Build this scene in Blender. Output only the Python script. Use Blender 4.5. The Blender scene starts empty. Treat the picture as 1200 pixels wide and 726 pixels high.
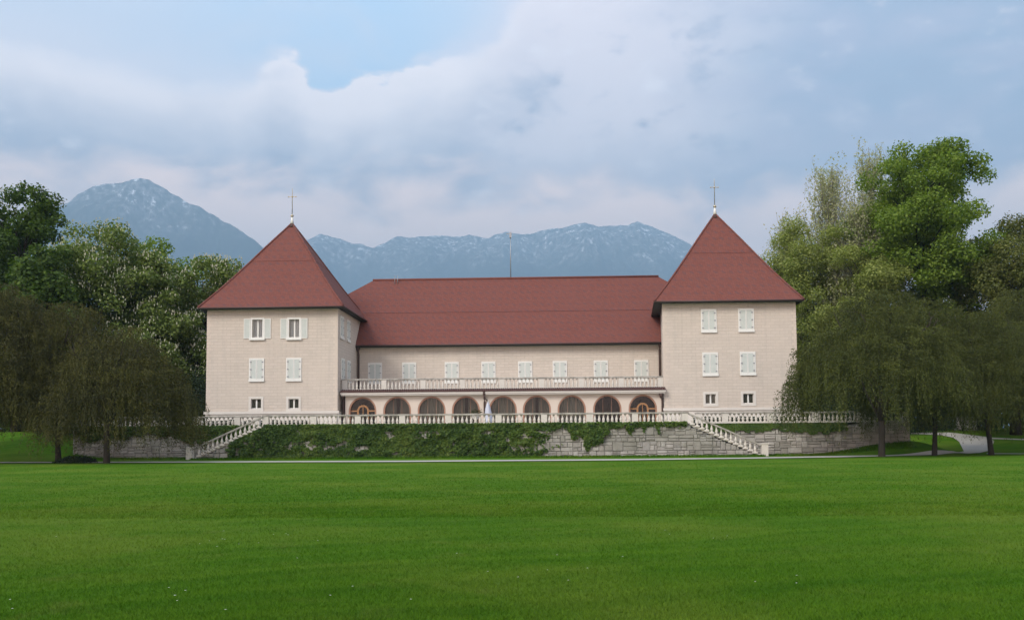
import bpy, math, random
import numpy as np
from mathutils import Vector, Matrix

R_ = math.radians
scene = bpy.context.scene
COL = scene.collection

# ------------------------------------------------------------------ camera
cam_data = bpy.data.cameras.new('camera')
cam = bpy.data.objects.new('camera', cam_data)
COL.objects.link(cam)
_psi, _pit, _roll = R_(2.3846), R_(3.8802), .007
_F = Vector((-math.sin(_psi) * math.cos(_pit), math.cos(_psi) * math.cos(_pit), math.sin(_pit)))
_R0 = Vector((math.cos(_psi), math.sin(_psi), 0))
_U0 = _R0.cross(_F)
_R = _R0 * math.cos(_roll) - _U0 * math.sin(_roll)
_U = _U0 * math.cos(_roll) + _R0 * math.sin(_roll)
cam.matrix_world = Matrix(((_R.x, _U.x, -_F.x, 0), (_R.y, _U.y, -_F.y, 0), (_R.z, _U.z, -_F.z, 1.6), (0, 0, 0, 1)))
cam_data.sensor_width = 36
cam_data.lens = 34.5
cam_data.shift_y = .06
cam_data.clip_start = .1
cam_data.clip_end = 60000
scene.camera = cam

# ------------------------------------------------------------------ exposure
scene.view_settings.view_transform = 'Standard'
scene.view_settings.look = 'None'
scene.view_settings.gamma = 1
scene.view_settings.use_curve_mapping = False
scene.view_settings.exposure = 1.02

# ------------------------------------------------------------------ sun
SUN_EL, SUN_AZ = R_(38), R_(216)          # azimuth clockwise from +Y: behind the camera, to its left
sd = bpy.data.lights.new('sun', 'SUN')
sd.energy = 1.5
sd.angle = R_(22)
sd.color = (1, .945, .86)
sun = bpy.data.objects.new('sun', sd)
COL.objects.link(sun)
_sv = Vector((math.sin(SUN_AZ) * math.cos(SUN_EL), math.cos(SUN_AZ) * math.cos(SUN_EL), math.sin(SUN_EL)))
sun.rotation_euler = _sv.to_track_quat('Z', 'Y').to_euler()
sun.location = (-40, -60, 80)

# ------------------------------------------------------------------ node helper
class NT:
    def __init__(s, nt):
        s.nt = nt; s.N = nt.nodes; s.L = nt.links
    def n(s, t, **kw):
        o = s.N.new(t)
        for k, v in kw.items(): setattr(o, k, v)
        return o
    def put(s, sock, v):
        if hasattr(v, 'links'): s.L.new(v, sock)
        elif isinstance(v, (tuple, list)):
            v = tuple(v)
            if len(v) == 3 and sock.type == 'RGBA': v = v + (1,)
            sock.default_value = v
        else: sock.default_value = v
    def m(s, op, a, b=None, c=None, clamp=False):
        o = s.n('ShaderNodeMath', operation=op); o.use_clamp = clamp
        s.put(o.inputs[0], a)
        if b is not None: s.put(o.inputs[1], b)
        if c is not None: s.put(o.inputs[2], c)
        return o.outputs[0]
    def mix(s, f, a, b, blend='MIX'):
        o = s.n('ShaderNodeMix', data_type='RGBA', blend_type=blend)
        s.put(o.inputs[0], f); s.put(o.inputs[6], a); s.put(o.inputs[7], b)
        return o.outputs[2]
    def ss(s, x, a, b):                    # smoothstep a..b -> 0..1
        o = s.n('ShaderNodeMapRange', interpolation_type='SMOOTHSTEP')
        s.put(o.inputs[0], x); s.put(o.inputs[1], a); s.put(o.inputs[2], b); s.put(o.inputs[3], 0.); s.put(o.inputs[4], 1.)
        return o.outputs[0]
    def mr(s, x, a, b, c, d):
        o = s.n('ShaderNodeMapRange')
        for i, v in enumerate((x, a, b, c, d)): s.put(o.inputs[i], v)
        return o.outputs[0]
    def noise(s, v, scale, detail=4, rough=.55, dim='3D', dist=0.):
        o = s.n('ShaderNodeTexNoise', noise_dimensions=dim)
        if v is not None: s.L.new(v, o.inputs['Vector'])
        o.inputs['Scale'].default_value = scale; o.inputs['Detail'].default_value = detail
        o.inputs['Roughness'].default_value = rough; o.inputs['Distortion'].default_value = dist
        return o.outputs[0]
    def sep(s, v):
        o = s.n('ShaderNodeSeparateXYZ'); s.L.new(v, o.inputs[0]); return o.outputs
    def comb(s, x, y, z=0.):
        o = s.n('ShaderNodeCombineXYZ')
        for i, v in enumerate((x, y, z)): s.put(o.inputs[i], v)
        return o.outputs[0]
    def vmul(s, v, k):
        o = s.n('ShaderNodeVectorMath', operation='MULTIPLY'); s.L.new(v, o.inputs[0]); o.inputs[1].default_value = k
        return o.outputs[0]
    def pos(s): return s.n('ShaderNodeNewGeometry').outputs['Position']
    def island(s): return s.n('ShaderNodeNewGeometry').outputs['Random Per Island']
    def bump(s, h, strength=.3, dist=.05):
        o = s.n('ShaderNodeBump'); s.L.new(h, o.inputs['Height'])
        o.inputs['Strength'].default_value = strength; o.inputs['Distance'].default_value = dist
        return o.outputs[0]

# ------------------------------------------------------------------ sky
world = bpy.data.worlds.new('World')
scene.world = world
world.use_nodes = True
w = NT(world.node_tree)
w.N.clear()
sky = w.n('ShaderNodeTexSky', sky_type='NISHITA')
sky.sun_disc = False
sky.sun_elevation = SUN_EL
sky.sun_rotation = SUN_AZ
sky.altitude = 400; sky.air_density = 1; sky.dust_density = 1.5; sky.ozone_density = 1
bg_sky = w.n('ShaderNodeBackground'); bg_sky.inputs[1].default_value = .15
w.L.new(sky.outputs[0], bg_sky.inputs[0])
dirn = w.n('ShaderNodeTexCoord').outputs['Generated']
dx, dy, dz = w.sep(dirn)
AZ = w.m('MULTIPLY', w.m('ARCTAN2', dx, dy), 57.2958)          # degrees from +Y towards +X
EL = w.m('MULTIPLY', w.m('ARCSINE', dz), 57.2958)
# cloud coordinate: stretched sideways as low banks are
cv = w.comb(w.m('MULTIPLY', AZ, .06), w.m('MULTIPLY', EL, .11), 0.)
n_big = w.noise(cv, 1.0, 6, .52)
n_med = w.noise(cv, 2.6, 7, .55, dist=.3)
n_fine = w.noise(cv, 6.5, 6, .58)
# top edge of the long cloud bank as elevation over azimuth (heaped tops either side of a blue gap)
fc = w.n('ShaderNodeFloatCurve')
cpts = [(-60, 20), (-32, 21.3), (-27, 20.9), (-22.5, 20.4), (-19, 20.3), (-17.3, 20.6), (-15.9, 21.6), (-14.9, 21.3),
        (-13.9, 19.9), (-12.6, 19.8), (-11.3, 20.8), (-9.6, 20.6), (-8.2, 21.3), (-6.2, 21.9), (-3.5, 23.8), (0, 27), (10, 30), (60, 30)]
cur = fc.mapping.curves[0]
P0 = [((a + 60) / 120, e / 40) for a, e in cpts]
cur.points[0].location = P0[0]; cur.points[1].location = P0[-1]
for p in P0[1:-1]: cur.points.new(*p)
for p in cur.points: p.handle_type = 'AUTO'
fc.mapping.update()
w.put(fc.inputs['Value'], w.mr(AZ, -60., 60., 0., 1.))
edge = w.m('MULTIPLY', fc.outputs[0], 40.)
vo = w.n('ShaderNodeTexVoronoi', feature='SMOOTH_F1'); w.L.new(w.vmul(cv, (1., 1.25, 1.)), vo.inputs['Vector']); vo.inputs['Scale'].default_value = 7.; vo.inputs['Smoothness'].default_value = .25
n_vf = w.noise(cv, 18., 5, .6)
billow = w.m('ADD', w.m('MULTIPLY', w.m('SUBTRACT', .42, vo.outputs['Distance']), .9), w.m('MULTIPLY', w.m('SUBTRACT', n_vf, .5), 1.2))
edge = w.m('ADD', edge, w.m('ADD', w.m('MULTIPLY', w.m('SUBTRACT', n_fine, .5), 1.6), w.m('MULTIPLY', billow, w.ss(AZ, -22., -15.))))
below = w.m('SUBTRACT', edge, EL)                               # degrees under the bank's top
soft = w.mr(w.ss(AZ, -20., -14.), 0., 1., 3.4, .5)             # veil-like edge at the left, crisp heaps by the gap
soft = w.m('ADD', soft, w.m('MULTIPLY', w.ss(AZ, -9., -3.), 2.6))
bank = w.m('DIVIDE', below, soft)
bank = w.ss(bank, -.6, .6)
# shade inside the bank: bright tops, grey-blue belly
d_top = w.m('ADD', below, w.m('MULTIPLY', w.m('SUBTRACT', n_med, .5), 6.))
belly = w.ss(d_top, .6, 7.)
low = w.m('ADD', EL, w.m('MULTIPLY', w.m('SUBTRACT', n_med, .5), 9.))
low = w.m('ADD', low, w.m('MULTIPLY', w.ss(AZ, 0., 14.), 1.))
pale_low = w.m('SUBTRACT', 1., w.ss(low, 12.6, 16.))           # pale pinkish band along the horizon
# bright thin veil right of the middle, fading into the blue-grey on the right
va = w.m('ADD', AZ, w.m('MULTIPLY', w.m('SUBTRACT', n_big, .5), 26.)); ve = w.m('ADD', EL, w.m('MULTIPLY', w.m('SUBTRACT', n_med, .5), 8.))
veil = w.m('MULTIPLY', w.ss(va, -9., 1.), w.m('SUBTRACT', 1., w.ss(va, 3., 17.)))
veil = w.m('MULTIPLY', veil, w.ss(ve, 11.5, 18.))
c_white = (.86, .79, .80)
c_belly = (.345, .375, .475)
c_blue2 = (.27, .35, .48)
ccol = w.mix(belly, c_white, c_belly)
ccol = w.mix(w.m('MULTIPLY', w.ss(AZ, 1., 14.), .75), ccol, c_blue2)
ccol = w.mix(w.m('MULTIPLY', veil, .95), ccol, (.72, .66, .70))
wisp = w.m('MULTIPLY', w.ss(n_fine, .56, .74), w.ss(n_big, .45, .6))
ccol = w.mix(w.m('MULTIPLY', w.m('MULTIPLY', w.ss(n_med, .40, .62), w.ss(AZ, 4., 12.)), .55), ccol, (.42, .42, .53))
puff = w.m('ADD', w.m('MULTIPLY', w.m('SUBTRACT', n_fine, .5), 1.6), w.m('MULTIPLY', w.m('SUBTRACT', n_med, .5), 1.4))
ccol = w.mix(w.m('MULTIPLY', w.ss(puff, .06, .6), w.m('SUBTRACT', 1., w.m('MULTIPLY', w.ss(AZ, 4., 11.), .68))), ccol, (.78, .74, .78))
ccol = w.mix(w.m('MULTIPLY', w.ss(w.m('MULTIPLY', puff, -1.), .06, .5), w.m('MULTIPLY', belly, .75)), ccol, (.27, .315, .43))
ccol = w.mix(w.m('MULTIPLY', wisp, .5), ccol, (.66, .62, .66))
ccol = w.mix(w.m('MULTIPLY', pale_low, .85), ccol, (1.25, .92, .78))
bg_cl = w.n('ShaderNodeBackground'); bg_cl.inputs[1].default_value = 1.0
# thin veil in the blue gap too
ga = w.m('DIVIDE', w.m('ADD', AZ, 12.), 8.5)
blue = w.m('MULTIPLY', w.m('POWER', 2.718, w.m('MULTIPLY', w.m('MULTIPLY', ga, ga), -1.)), w.m('SUBTRACT', 1., w.m('MULTIPLY', w.ss(n_med, .38, .7), .6)))
ccol = w.mix(bank, w.mix(blue, (.66, .69, .76), (.47, .65, .83)), ccol)
cover = w.m('MAXIMUM', bank, .72)
w.L.new(ccol, bg_cl.inputs[0])
mx = w.n('ShaderNodeMixShader')
w.put(mx.inputs[0], cover); w.L.new(bg_sky.outputs[0], mx.inputs[1]); w.L.new(bg_cl.outputs[0], mx.inputs[2])
wo = w.n('ShaderNodeOutputWorld'); w.L.new(mx.outputs[0], wo.inputs[0])

# ------------------------------------------------------------------ materials
def material(name, fn):
    m = bpy.data.materials.new(name); m.use_nodes = True
    t = NT(m.node_tree); t.N.clear()
    out = t.n('ShaderNodeOutputMaterial')
    fn(t, out)
    return m

def bsdf(t, out, col, rough=.8, normal=None, spec=.3, metal=0.):
    b = t.n('ShaderNodeBsdfPrincipled')
    t.put(b.inputs['Base Color'], col); t.put(b.inputs['Roughness'], rough)
    b.inputs['Specular IOR Level'].default_value = spec; b.inputs['Metallic'].default_value = metal
    if normal is not None: t.L.new(normal, b.inputs['Normal'])
    t.L.new(b.outputs[0], out.inputs['Surface'])
    return b

def plain(name, col, rough=.7, var=.12, scale=6., spec=.3, metal=0.):
    def fn(t, out):
        n = t.noise(t.pos(), scale, 5, .6)
        c = t.mix(n, tuple(x * (1 - var) for x in col), tuple(x * (1 + var) for x in col))
        bsdf(t, out, c, rough, None, spec, metal)
    return material(name, fn)

def ashlar(name, c1, c2, cm, bw, bh, mortar, warm=0.):
    def fn(t, out):
        P = t.pos(); x, y, z = t.sep(P)
        v = t.comb(t.m('ADD', x, y), z, 0.)
        b = t.n('ShaderNodeTexBrick'); t.L.new(v, b.inputs['Vector'])
        b.offset = .5; b.squash = 1.
        b.inputs['Scale'].default_value = 1.
        b.inputs['Brick Width'].default_value = bw; b.inputs['Row Height'].default_value = bh
        b.inputs['Mortar Size'].default_value = mortar; b.inputs['Mortar Smooth'].default_value = .6
        b.inputs['Bias'].default_value = 0.
        t.put(b.inputs['Color1'], c1); t.put(b.inputs['Color2'], c2); t.put(b.inputs['Mortar'], cm)
        n1 = t.noise(P, .35, 5, .6); n2 = t.noise(P, 5., 5, .65)
        c = t.mix(t.mr(n1, .3, .7, 0., .45), b.outputs['Color'], tuple(q * k for q, k in zip(c1, (1.08, 1.06, 1.03))))
        c = t.mix(t.mr(n2, .3, .75, 0., .16), c, tuple(q * .62 for q in c1))
        # rain streaks: long thin vertical stains
        st = t.noise(t.vmul(P, (2.2, 2.2, .12)), 1.4, 5, .6)
        c = t.mix(t.mr(st, .52, .75, 0., .16), c, (.22, .21, .19))
        h = t.m('ADD', t.m('MULTIPLY', b.outputs['Fac'], -1.), t.m('MULTIPLY', n2, .5))
        bsdf(t, out, c, .9, t.bump(h, .5, .02), .15)
    return material(name, fn)

M = {}
M['ashlar'] = ashlar('pink_limestone_ashlar', (.535, .468, .405), (.49, .43, .37), (.42, .36, .305), .82, .285, .022)
M['plaster'] = plain('cream_plaster', (.54, .465, .395), .9, .08, 1.2, .15)
M['trim'] = plain('white_stone_trim', (.57, .53, .48), .8, .07, 3., .2)
M['whitepaint'] = plain('white_paint', (.66, .65, .61), .55, .05, 5.)
M['soffit'] = plain('dark_stained_wood', (.030, .030, .026), .8, .25, 4.)
M['gutter'] = plain('brown_copper', (.075, .045, .038), .5, .3, 6., .4, .2)
M['oldtile'] = plain('brown_old_tiles', (.085, .042, .036), .8, .3, 5.)
M['floor'] = plain('terrace_slabs', (.42, .40, .37), .85, .15, 2.)
M['archwood'] = plain('reddish_wood_frame', (.30, .165, .11), .6, .2, 8.)
M['doorwood'] = plain('golden_oak', (.30, .155, .07), .5, .25, 7.)
M['iron'] = plain('dark_iron', (.05, .05, .05), .5, .2, 9., .4, .6)
M['zinc'] = plain('grey_zinc', (.30, .31, .33), .45, .15, 9., .4, .6)
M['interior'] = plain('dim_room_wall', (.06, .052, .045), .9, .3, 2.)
M['curtain'] = plain('grey_green_curtain', (.16, .155, .12), .9, .15, 3.)
M['netcurtain'] = plain('pale_net_curtain', (.52, .52, .52), .9, .1, 3.)
M['fabric'] = plain('bluish_white_canvas', (.48, .50, .57), .8, .08, 4.)
M['gold'] = plain('dull_gilt_metal', (.42, .37, .28), .4, .15, 9., .5, .6)

def f_shutter(t, out):
    P = t.pos(); x, y, z = t.sep(P)
    s = t.m('SINE', t.m('MULTIPLY', z, 2 * math.pi / .07))
    n = t.noise(P, 3.5, 5, .6)
    c = t.mix(n, (.44, .465, .43), (.54, .565, .525))
    bsdf(t, out, c, .65, t.bump(s, .5, .012), .3)
M['shutter'] = material('grey_green_shutter', f_shutter)

def f_glass(t, out):
    g = t.n('ShaderNodeBsdfGlossy'); g.inputs['Roughness'].default_value = .03
    tr = t.n('ShaderNodeBsdfTransparent'); tr.inputs[0].default_value = (.88, .89, .88, 1)
    fr = t.n('ShaderNodeFresnel'); fr.inputs[0].default_value = 1.5
    t.L.new(t.bump(t.noise(t.pos(), .9, 2, .5), .06, .2), g.inputs['Normal'])
    f = t.m('MULTIPLY', fr.outputs[0], .8)
    mx = t.n('ShaderNodeMixShader'); t.L.new(f, mx.inputs[0]); t.L.new(tr.outputs[0], mx.inputs[1]); t.L.new(g.outputs[0], mx.inputs[2])
    t.L.new(mx.outputs[0], out.inputs[0])
M['glass'] = material('window_glass', f_glass)

def f_roof(t, out):
    P = t.pos(); x, y, z = t.sep(P)
    u = t.m('ADD', x, y)
    v = t.comb(u, t.m('MULTIPLY', z, 1.), 0.)
    b = t.n('ShaderNodeTexBrick'); t.L.new(v, b.inputs['Vector']); b.offset = .5
    b.inputs['Scale'].default_value = 1.; b.inputs['Brick Width'].default_value = .22; b.inputs['Row Height'].default_value = .16
    b.inputs['Mortar Size'].default_value = .012; b.inputs['Mortar Smooth'].default_value = .5
    t.put(b.inputs['Color1'], (.160, .047, .033)); t.put(b.inputs['Color2'], (.196, .063, .044)); t.put(b.inputs['Mortar'], (.09, .032, .028))
    # dark fired tiles set in a loose lozenge pattern over the field
    k = 2 * math.pi / 1.5
    a1 = t.m('SINE', t.m('MULTIPLY', t.m('ADD', u, z), k)); a2 = t.m('SINE', t.m('MULTIPLY', t.m('SUBTRACT', u, z), k))
    dots = t.ss(t.m('ADD', t.m('MULTIPLY', a1, a2), t.m('MULTIPLY', t.noise(P, 3., 4, .7), .9)), .85, 1.2)
    c = t.mix(t.m('MULTIPLY', dots, .62), b.outputs['Color'], (.10, .050, .052))
    n = t.noise(P, .22, 5, .6); n2 = t.noise(P, 7., 4, .7)
    c = t.mix(t.mr(n, .3, .7, 0., .35), c, (.17, .062, .05))
    c = t.mix(t.mr(n2, .35, .75, 0., .35), c, (.11, .052, .05))
    st = t.noise(t.vmul(P, (1.2, 1.2, .10)), 1.5, 4, .6)
    c = t.mix(t.mr(st, .5, .75, 0., .22), c, (.10, .055, .05))
    h = t.m('ADD', t.m('MULTIPLY', b.outputs['Fac'], -1.), t.m('MULTIPLY', n2, .8))
    bsdf(t, out, c, .8, t.bump(h, .6, .03), .25)
M['roof'] = material('red_clay_tiles', f_roof)

def f_block(t, out):
    P = t.pos(); isl = t.island()
    cr = t.n('ShaderNodeValToRGB'); t.L.new(isl, cr.inputs[0]); e = cr.color_ramp.elements
    e[0].position = 0; e[0].color = (.27, .255, .23, 1); e[1].position = 1; e[1].color = (.42, .40, .37, 1)
    for p, c in ((.3, (.33, .31, .28, 1)), (.5, (.29, .275, .26, 1)), (.72, (.38, .35, .32, 1)), (.86, (.42, .40, .37, 1))):
        q = e.new(p); q.color = c
    n = t.noise(P, 3.5, 6, .65); n2 = t.noise(P, .5, 4, .6)
    c = t.mix(t.mr(n, .3, .7, 0., .5), cr.outputs[0], (.24, .22, .195))
    c = t.mix(t.mr(n2, .42, .68, 0., .55), c, (.15, .15, .115))
    c = t.mix(t.mr(t.noise(t.vmul(P, (1.3, 1.3, .25)), 1.2, 5, .65), .5, .72, 0., .5), c, (.12, .118, .10))
    bsdf(t, out, c, .95, t.bump(n, .9, .05), .1)
M['block'] = material('rough_grey_limestone_blocks', f_block)
M['mortar'] = plain('dark_joint_mortar', (.21, .20, .175), .95, .3, 3., .1)

def f_bal(t, out):
    P = t.pos(); n = t.noise(P, 2.2, 6, .65); n2 = t.noise(P, 11., 4, .6)
    c = t.mix(n, (.50, .465, .42), (.62, .58, .52))
    c = t.mix(t.mr(n2, .45, .75, 0., .35), c, (.33, .31, .28))
    bsdf(t, out, c, .85, t.bump(n2, .3, .02), .2)
M['bal'] = material('weathered_pale_stone', f_bal)
def f_rail(t, out):
    P = t.pos(); n = t.noise(P, 1.6, 6, .65)
    c = t.mix(t.ss(n, .35, .65), (.24, .225, .20), (.40, .375, .335))
    bsdf(t, out, c, .9, None, .15)
M['rail'] = material('lichen_grey_coping', f_rail)

def f_path(t, out):
    P = t.pos(); n = t.noise(P, 30., 4, .7); n2 = t.noise(P, .6, 4, .6)
    c = t.mix(n, (.34, .325, .295), (.48, .46, .42)); c = t.mix(t.mr(n2, .4, .7, 0., .35), c, (.33, .32, .30))
    bsdf(t, out, c, .95, None, .1)
M['path'] = material('pale_gravel', f_path)

GR_A, GR_B, GR_C = (.046, .132, .006), (.092, .190, .011), (.155, .215, .026)
def grass_col(t, P):
    """mowing bands, slightly bent and running a little slantwise, and large uneven patches"""
    x, y, z = t.sep(P)
    wob = t.m('MULTIPLY', t.m('SUBTRACT', t.noise(P, .045, 3, .5), .5), 9.)
    s = t.m('MULTIPLY', t.m('ADD', t.m('SUBTRACT', y, t.m('MULTIPLY', x, .55)), wob), .87)
    q = t.m('ADD', x, t.m('MULTIPLY', y, .55))
    band = t.m('SINE', t.m('MULTIPLY', s, 2 * math.pi / 1.6))
    band2 = t.m('SINE', t.m('MULTIPLY', s, 2 * math.pi / .8))
    st = t.m('ADD', t.m('MULTIPLY', t.noise(t.vmul(t.comb(q, s, 0.), (.07, 3.4, 1.)), 1., 5, .65), .60), t.m('MULTIPLY', t.noise(t.vmul(t.comb(q, s, 7.), (.022, .55, 1.)), 1., 4, .55), .40))
    n = t.noise(P, .16, 5, .6); nf = t.noise(P, 1.4, 6, .65)
    f = t.m('ADD', t.m('MULTIPLY', band, .12), t.m('MULTIPLY', band2, .10))
    f = t.m('ADD', f, t.m('MULTIPLY', t.m('SUBTRACT', st, .5), 2.2))
    f = t.m('ADD', f, t.m('MULTIPLY', t.m('SUBTRACT', nf, .5), .6))
    f = t.m('ADD', f, .45, clamp=True)
    c = t.mix(f, GR_A, GR_B)
    c = t.mix(t.m('MULTIPLY', t.ss(n, .42, .66), .6), c, GR_C)
    c = t.mix(t.m('MULTIPLY', t.ss(t.noise(P, .9, 6, .7), .54, .72), .5), c, (.14, .18, .034))
    return c, nf
def f_lawn(t, out):
    P = t.pos(); c, nf = grass_col(t, P)
    g = t.noise(P, 22., 4, .75)
    c = t.mix(t.mr(g, .3, .7, .35, 0.), c, (.020, .042, .008))
    bsdf(t, out, c, .9, t.bump(t.m('ADD', g, nf), .8, .06), .03)
M['lawn'] = material('mown_lawn', f_lawn)

def leafy(name, cols, trans=.35, patch=.25, rough=.6, spec=.25):
    """cols: list of colours spread over leaf islands; patch: strength of clump-scale variation"""
    def fn(t, out):
        P = t.pos(); isl = t.island()
        cr = t.n('ShaderNodeValToRGB'); e = cr.color_ramp.elements
        n = t.noise(P, .55, 4, .6)
        f = t.m('ADD', t.m('MULTIPLY', isl, 1 - patch), t.m('MULTIPLY', t.ss(n, .3, .7), patch))
        t.L.new(f, cr.inputs[0])
        e[0].position = 0.; e[0].color = (*cols[0], 1); e[1].position = 1.; e[1].color = (*cols[-1], 1)
        for i, c in enumerate(cols[1:-1]):
            q = e.new((i + 1) / (len(cols) - 1)); q.color = (*c, 1)
        b = t.n('ShaderNodeBsdfPrincipled'); t.L.new(cr.outputs[0], b.inputs['Base Color'])
        b.inputs['Roughness'].default_value = rough; b.inputs['Specular IOR Level'].default_value = spec
        tl = t.n('ShaderNodeBsdfTranslucent')
        t.L.new(t.mix(1., cr.outputs[0], (1.15, 1.25, .6), 'MULTIPLY'), tl.inputs[0])
        mx = t.n('ShaderNodeMixShader'); mx.inputs[0].default_value = trans
        t.L.new(b.outputs[0], mx.inputs[1]); t.L.new(tl.outputs[0], mx.inputs[2]); t.L.new(mx.outputs[0], out.inputs[0])
    return material(name, fn)

def f_blade(t, out):
    P = t.pos(); c, nf = grass_col(t, P); isl = t.island()
    c = t.mix(1., c, t.mix(isl, (.50, .56, .48), (1.22, 1.20, 1.15)), 'MULTIPLY')
    b = t.n('ShaderNodeBsdfPrincipled'); t.L.new(c, b.inputs['Base Color']); b.inputs['Roughness'].default_value = .55
    b.inputs['Specular IOR Level'].default_value = .04
    tl = t.n('ShaderNodeBsdfTranslucent'); t.L.new(c, tl.inputs[0])
    mx = t.n('ShaderNodeMixShader'); mx.inputs[0].default_value = .35
    t.L.new(b.outputs[0], mx.inputs[1]); t.L.new(tl.outputs[0], mx.inputs[2]); t.L.new(mx.outputs[0], out.inputs[0])
M['blade'] = material('grass_blades', f_blade)

M['lf_weep'] = leafy('olive_weeping_foliage', [(.020, .021, .006), (.042, .043, .010), (.075, .074, .015), (.12, .115, .027)], .25, .5)
M['lf_weep2'] = leafy('green_weeping_foliage', [(.024, .031, .007), (.058, .070, .013), (.115, .13, .026)], .3, .5)
M['lf_dark'] = leafy('dark_green_foliage', [(.024, .048, .007), (.056, .100, .013), (.11, .165, .022)], .4, .35)
M['lf_chest'] = leafy('chestnut_foliage', [(.050, .080, .014), (.125, .175, .034), (.25, .30, .09)], .4, .35)
M['lf_maple'] = leafy('bright_maple_foliage', [(.066, .112, .013), (.140, .212, .024), (.23, .30, .050)], .45, .3)
M['lf_feather'] = leafy('pale_feathery_foliage', [(.22, .235, .12), (.36, .365, .20), (.50, .48, .34)], .45, .3)
M['lf_lime'] = leafy('yellow_green_foliage', [(.13, .16, .035), (.23, .27, .065), (.34, .37, .12)], .45, .3)
M['lf_olive'] = leafy('olive_green_foliage', [(.045, .055, .012), (.105, .12, .026), (.19, .20, .05)], .4, .4)
M['lf_ivy'] = leafy('ivy_leaves', [(.014, .034, .006), (.034, .070, .010), (.070, .115, .016), (.125, .165, .030)], .2, .4)
M['lf_hedge'] = leafy('box_hedge_leaves', [(.010, .020, .007), (.018, .034, .010)], .2, .3)
M['blossom'] = leafy('cream_blossom', [(.34, .36, .24), (.50, .50, .36), (.58, .56, .44)], .2, .2)
M['daisy'] = leafy('daisy_petals', [(.70, .70, .66), (.80, .80, .76)], .2, .1)
def f_bark(t, out):
    P = t.pos(); n = t.noise(t.vmul(P, (9., 9., 1.6)), 1., 5, .7)
    c = t.mix(n, (.018, .015, .012), (.062, .054, .044)); bsdf(t, out, c, .95, t.bump(n, .8, .05), .1)
M['bark'] = material('dark_bark', f_bark)
def f_barkp(t, out):
    P = t.pos(); n = t.noise(t.vmul(P, (7., 7., 2.)), 1., 5, .7)
    c = t.mix(n, (.10, .095, .08), (.24, .22, .19)); bsdf(t, out, c, .95, None, .1)
M['barkp'] = material('pale_grey_bark', f_barkp)

def f_mount(t, out):
    P = t.pos(); x, y, z = t.sep(P)
    gn = t.n('ShaderNodeNewGeometry'); nz = t.sep(gn.outputs['Normal'])[2]
    n1 = t.noise(P, .0011, 8, .65); n2 = t.noise(P, .0075, 7, .68)
    n3 = t.noise(t.vmul(P, (.014, .014, .0028)), 1., 8, .68)
    forest = (.020, .026, .020); rock = (.27, .26, .26); scrub = (.055, .060, .048); snow = (.86, .88, .92)
    hh = t.m('ADD', z, t.m('MULTIPLY', t.m('SUBTRACT', n1, .5), 1800.))
    c = t.mix(t.ss(hh, 1700., 2700.), forest, scrub)
    c = t.mix(t.m('MULTIPLY', t.ss(hh, 2300., 3200.), t.ss(n3, .40, .62)), c, rock)
    sn = t.m('MULTIPLY', t.ss(t.m('ADD', n3, t.m('MULTIPLY', t.m('SUBTRACT', n2, .5), .5)), 0.572, .645), t.ss(hh, 2450., 3250.))
    c = t.mix(sn, c, snow)
    bsdf(t, out, c, .95, None, .05)
M['mount'] = material('alpine_rock_forest_and_snow', f_mount)

# ------------------------------------------------------------------ object helpers
WL = {}                                     # world location of every object that parents others
def link(o, parent=None):
    COL.objects.link(o)
    if parent is not None: o.parent = parent
    return o
def tag(o, label, cat, group=None, kind=None):
    if label: o['label'] = label
    if cat: o['category'] = cat
    if group: o['group'] = group
    if kind: o['kind'] = kind
    return o
def thing(name, label, cat, loc=(0, 0, 0), group=None):
    o = bpy.data.objects.new(name, None); o.empty_display_size = .3
    link(o); o.location = loc; WL[o.name] = Vector(loc)
    return tag(o, label, cat, group)
def place(name, me, parent=None, at=(0, 0, 0)):
    """an object for mesh `me` whose local origin stands at world point `at`"""
    o = bpy.data.objects.new(name, me); link(o, parent)
    base = WL[parent.name] if parent is not None else Vector((0, 0, 0))
    o.location = Vector(at) - base; WL[o.name] = Vector(at)
    return o

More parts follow.
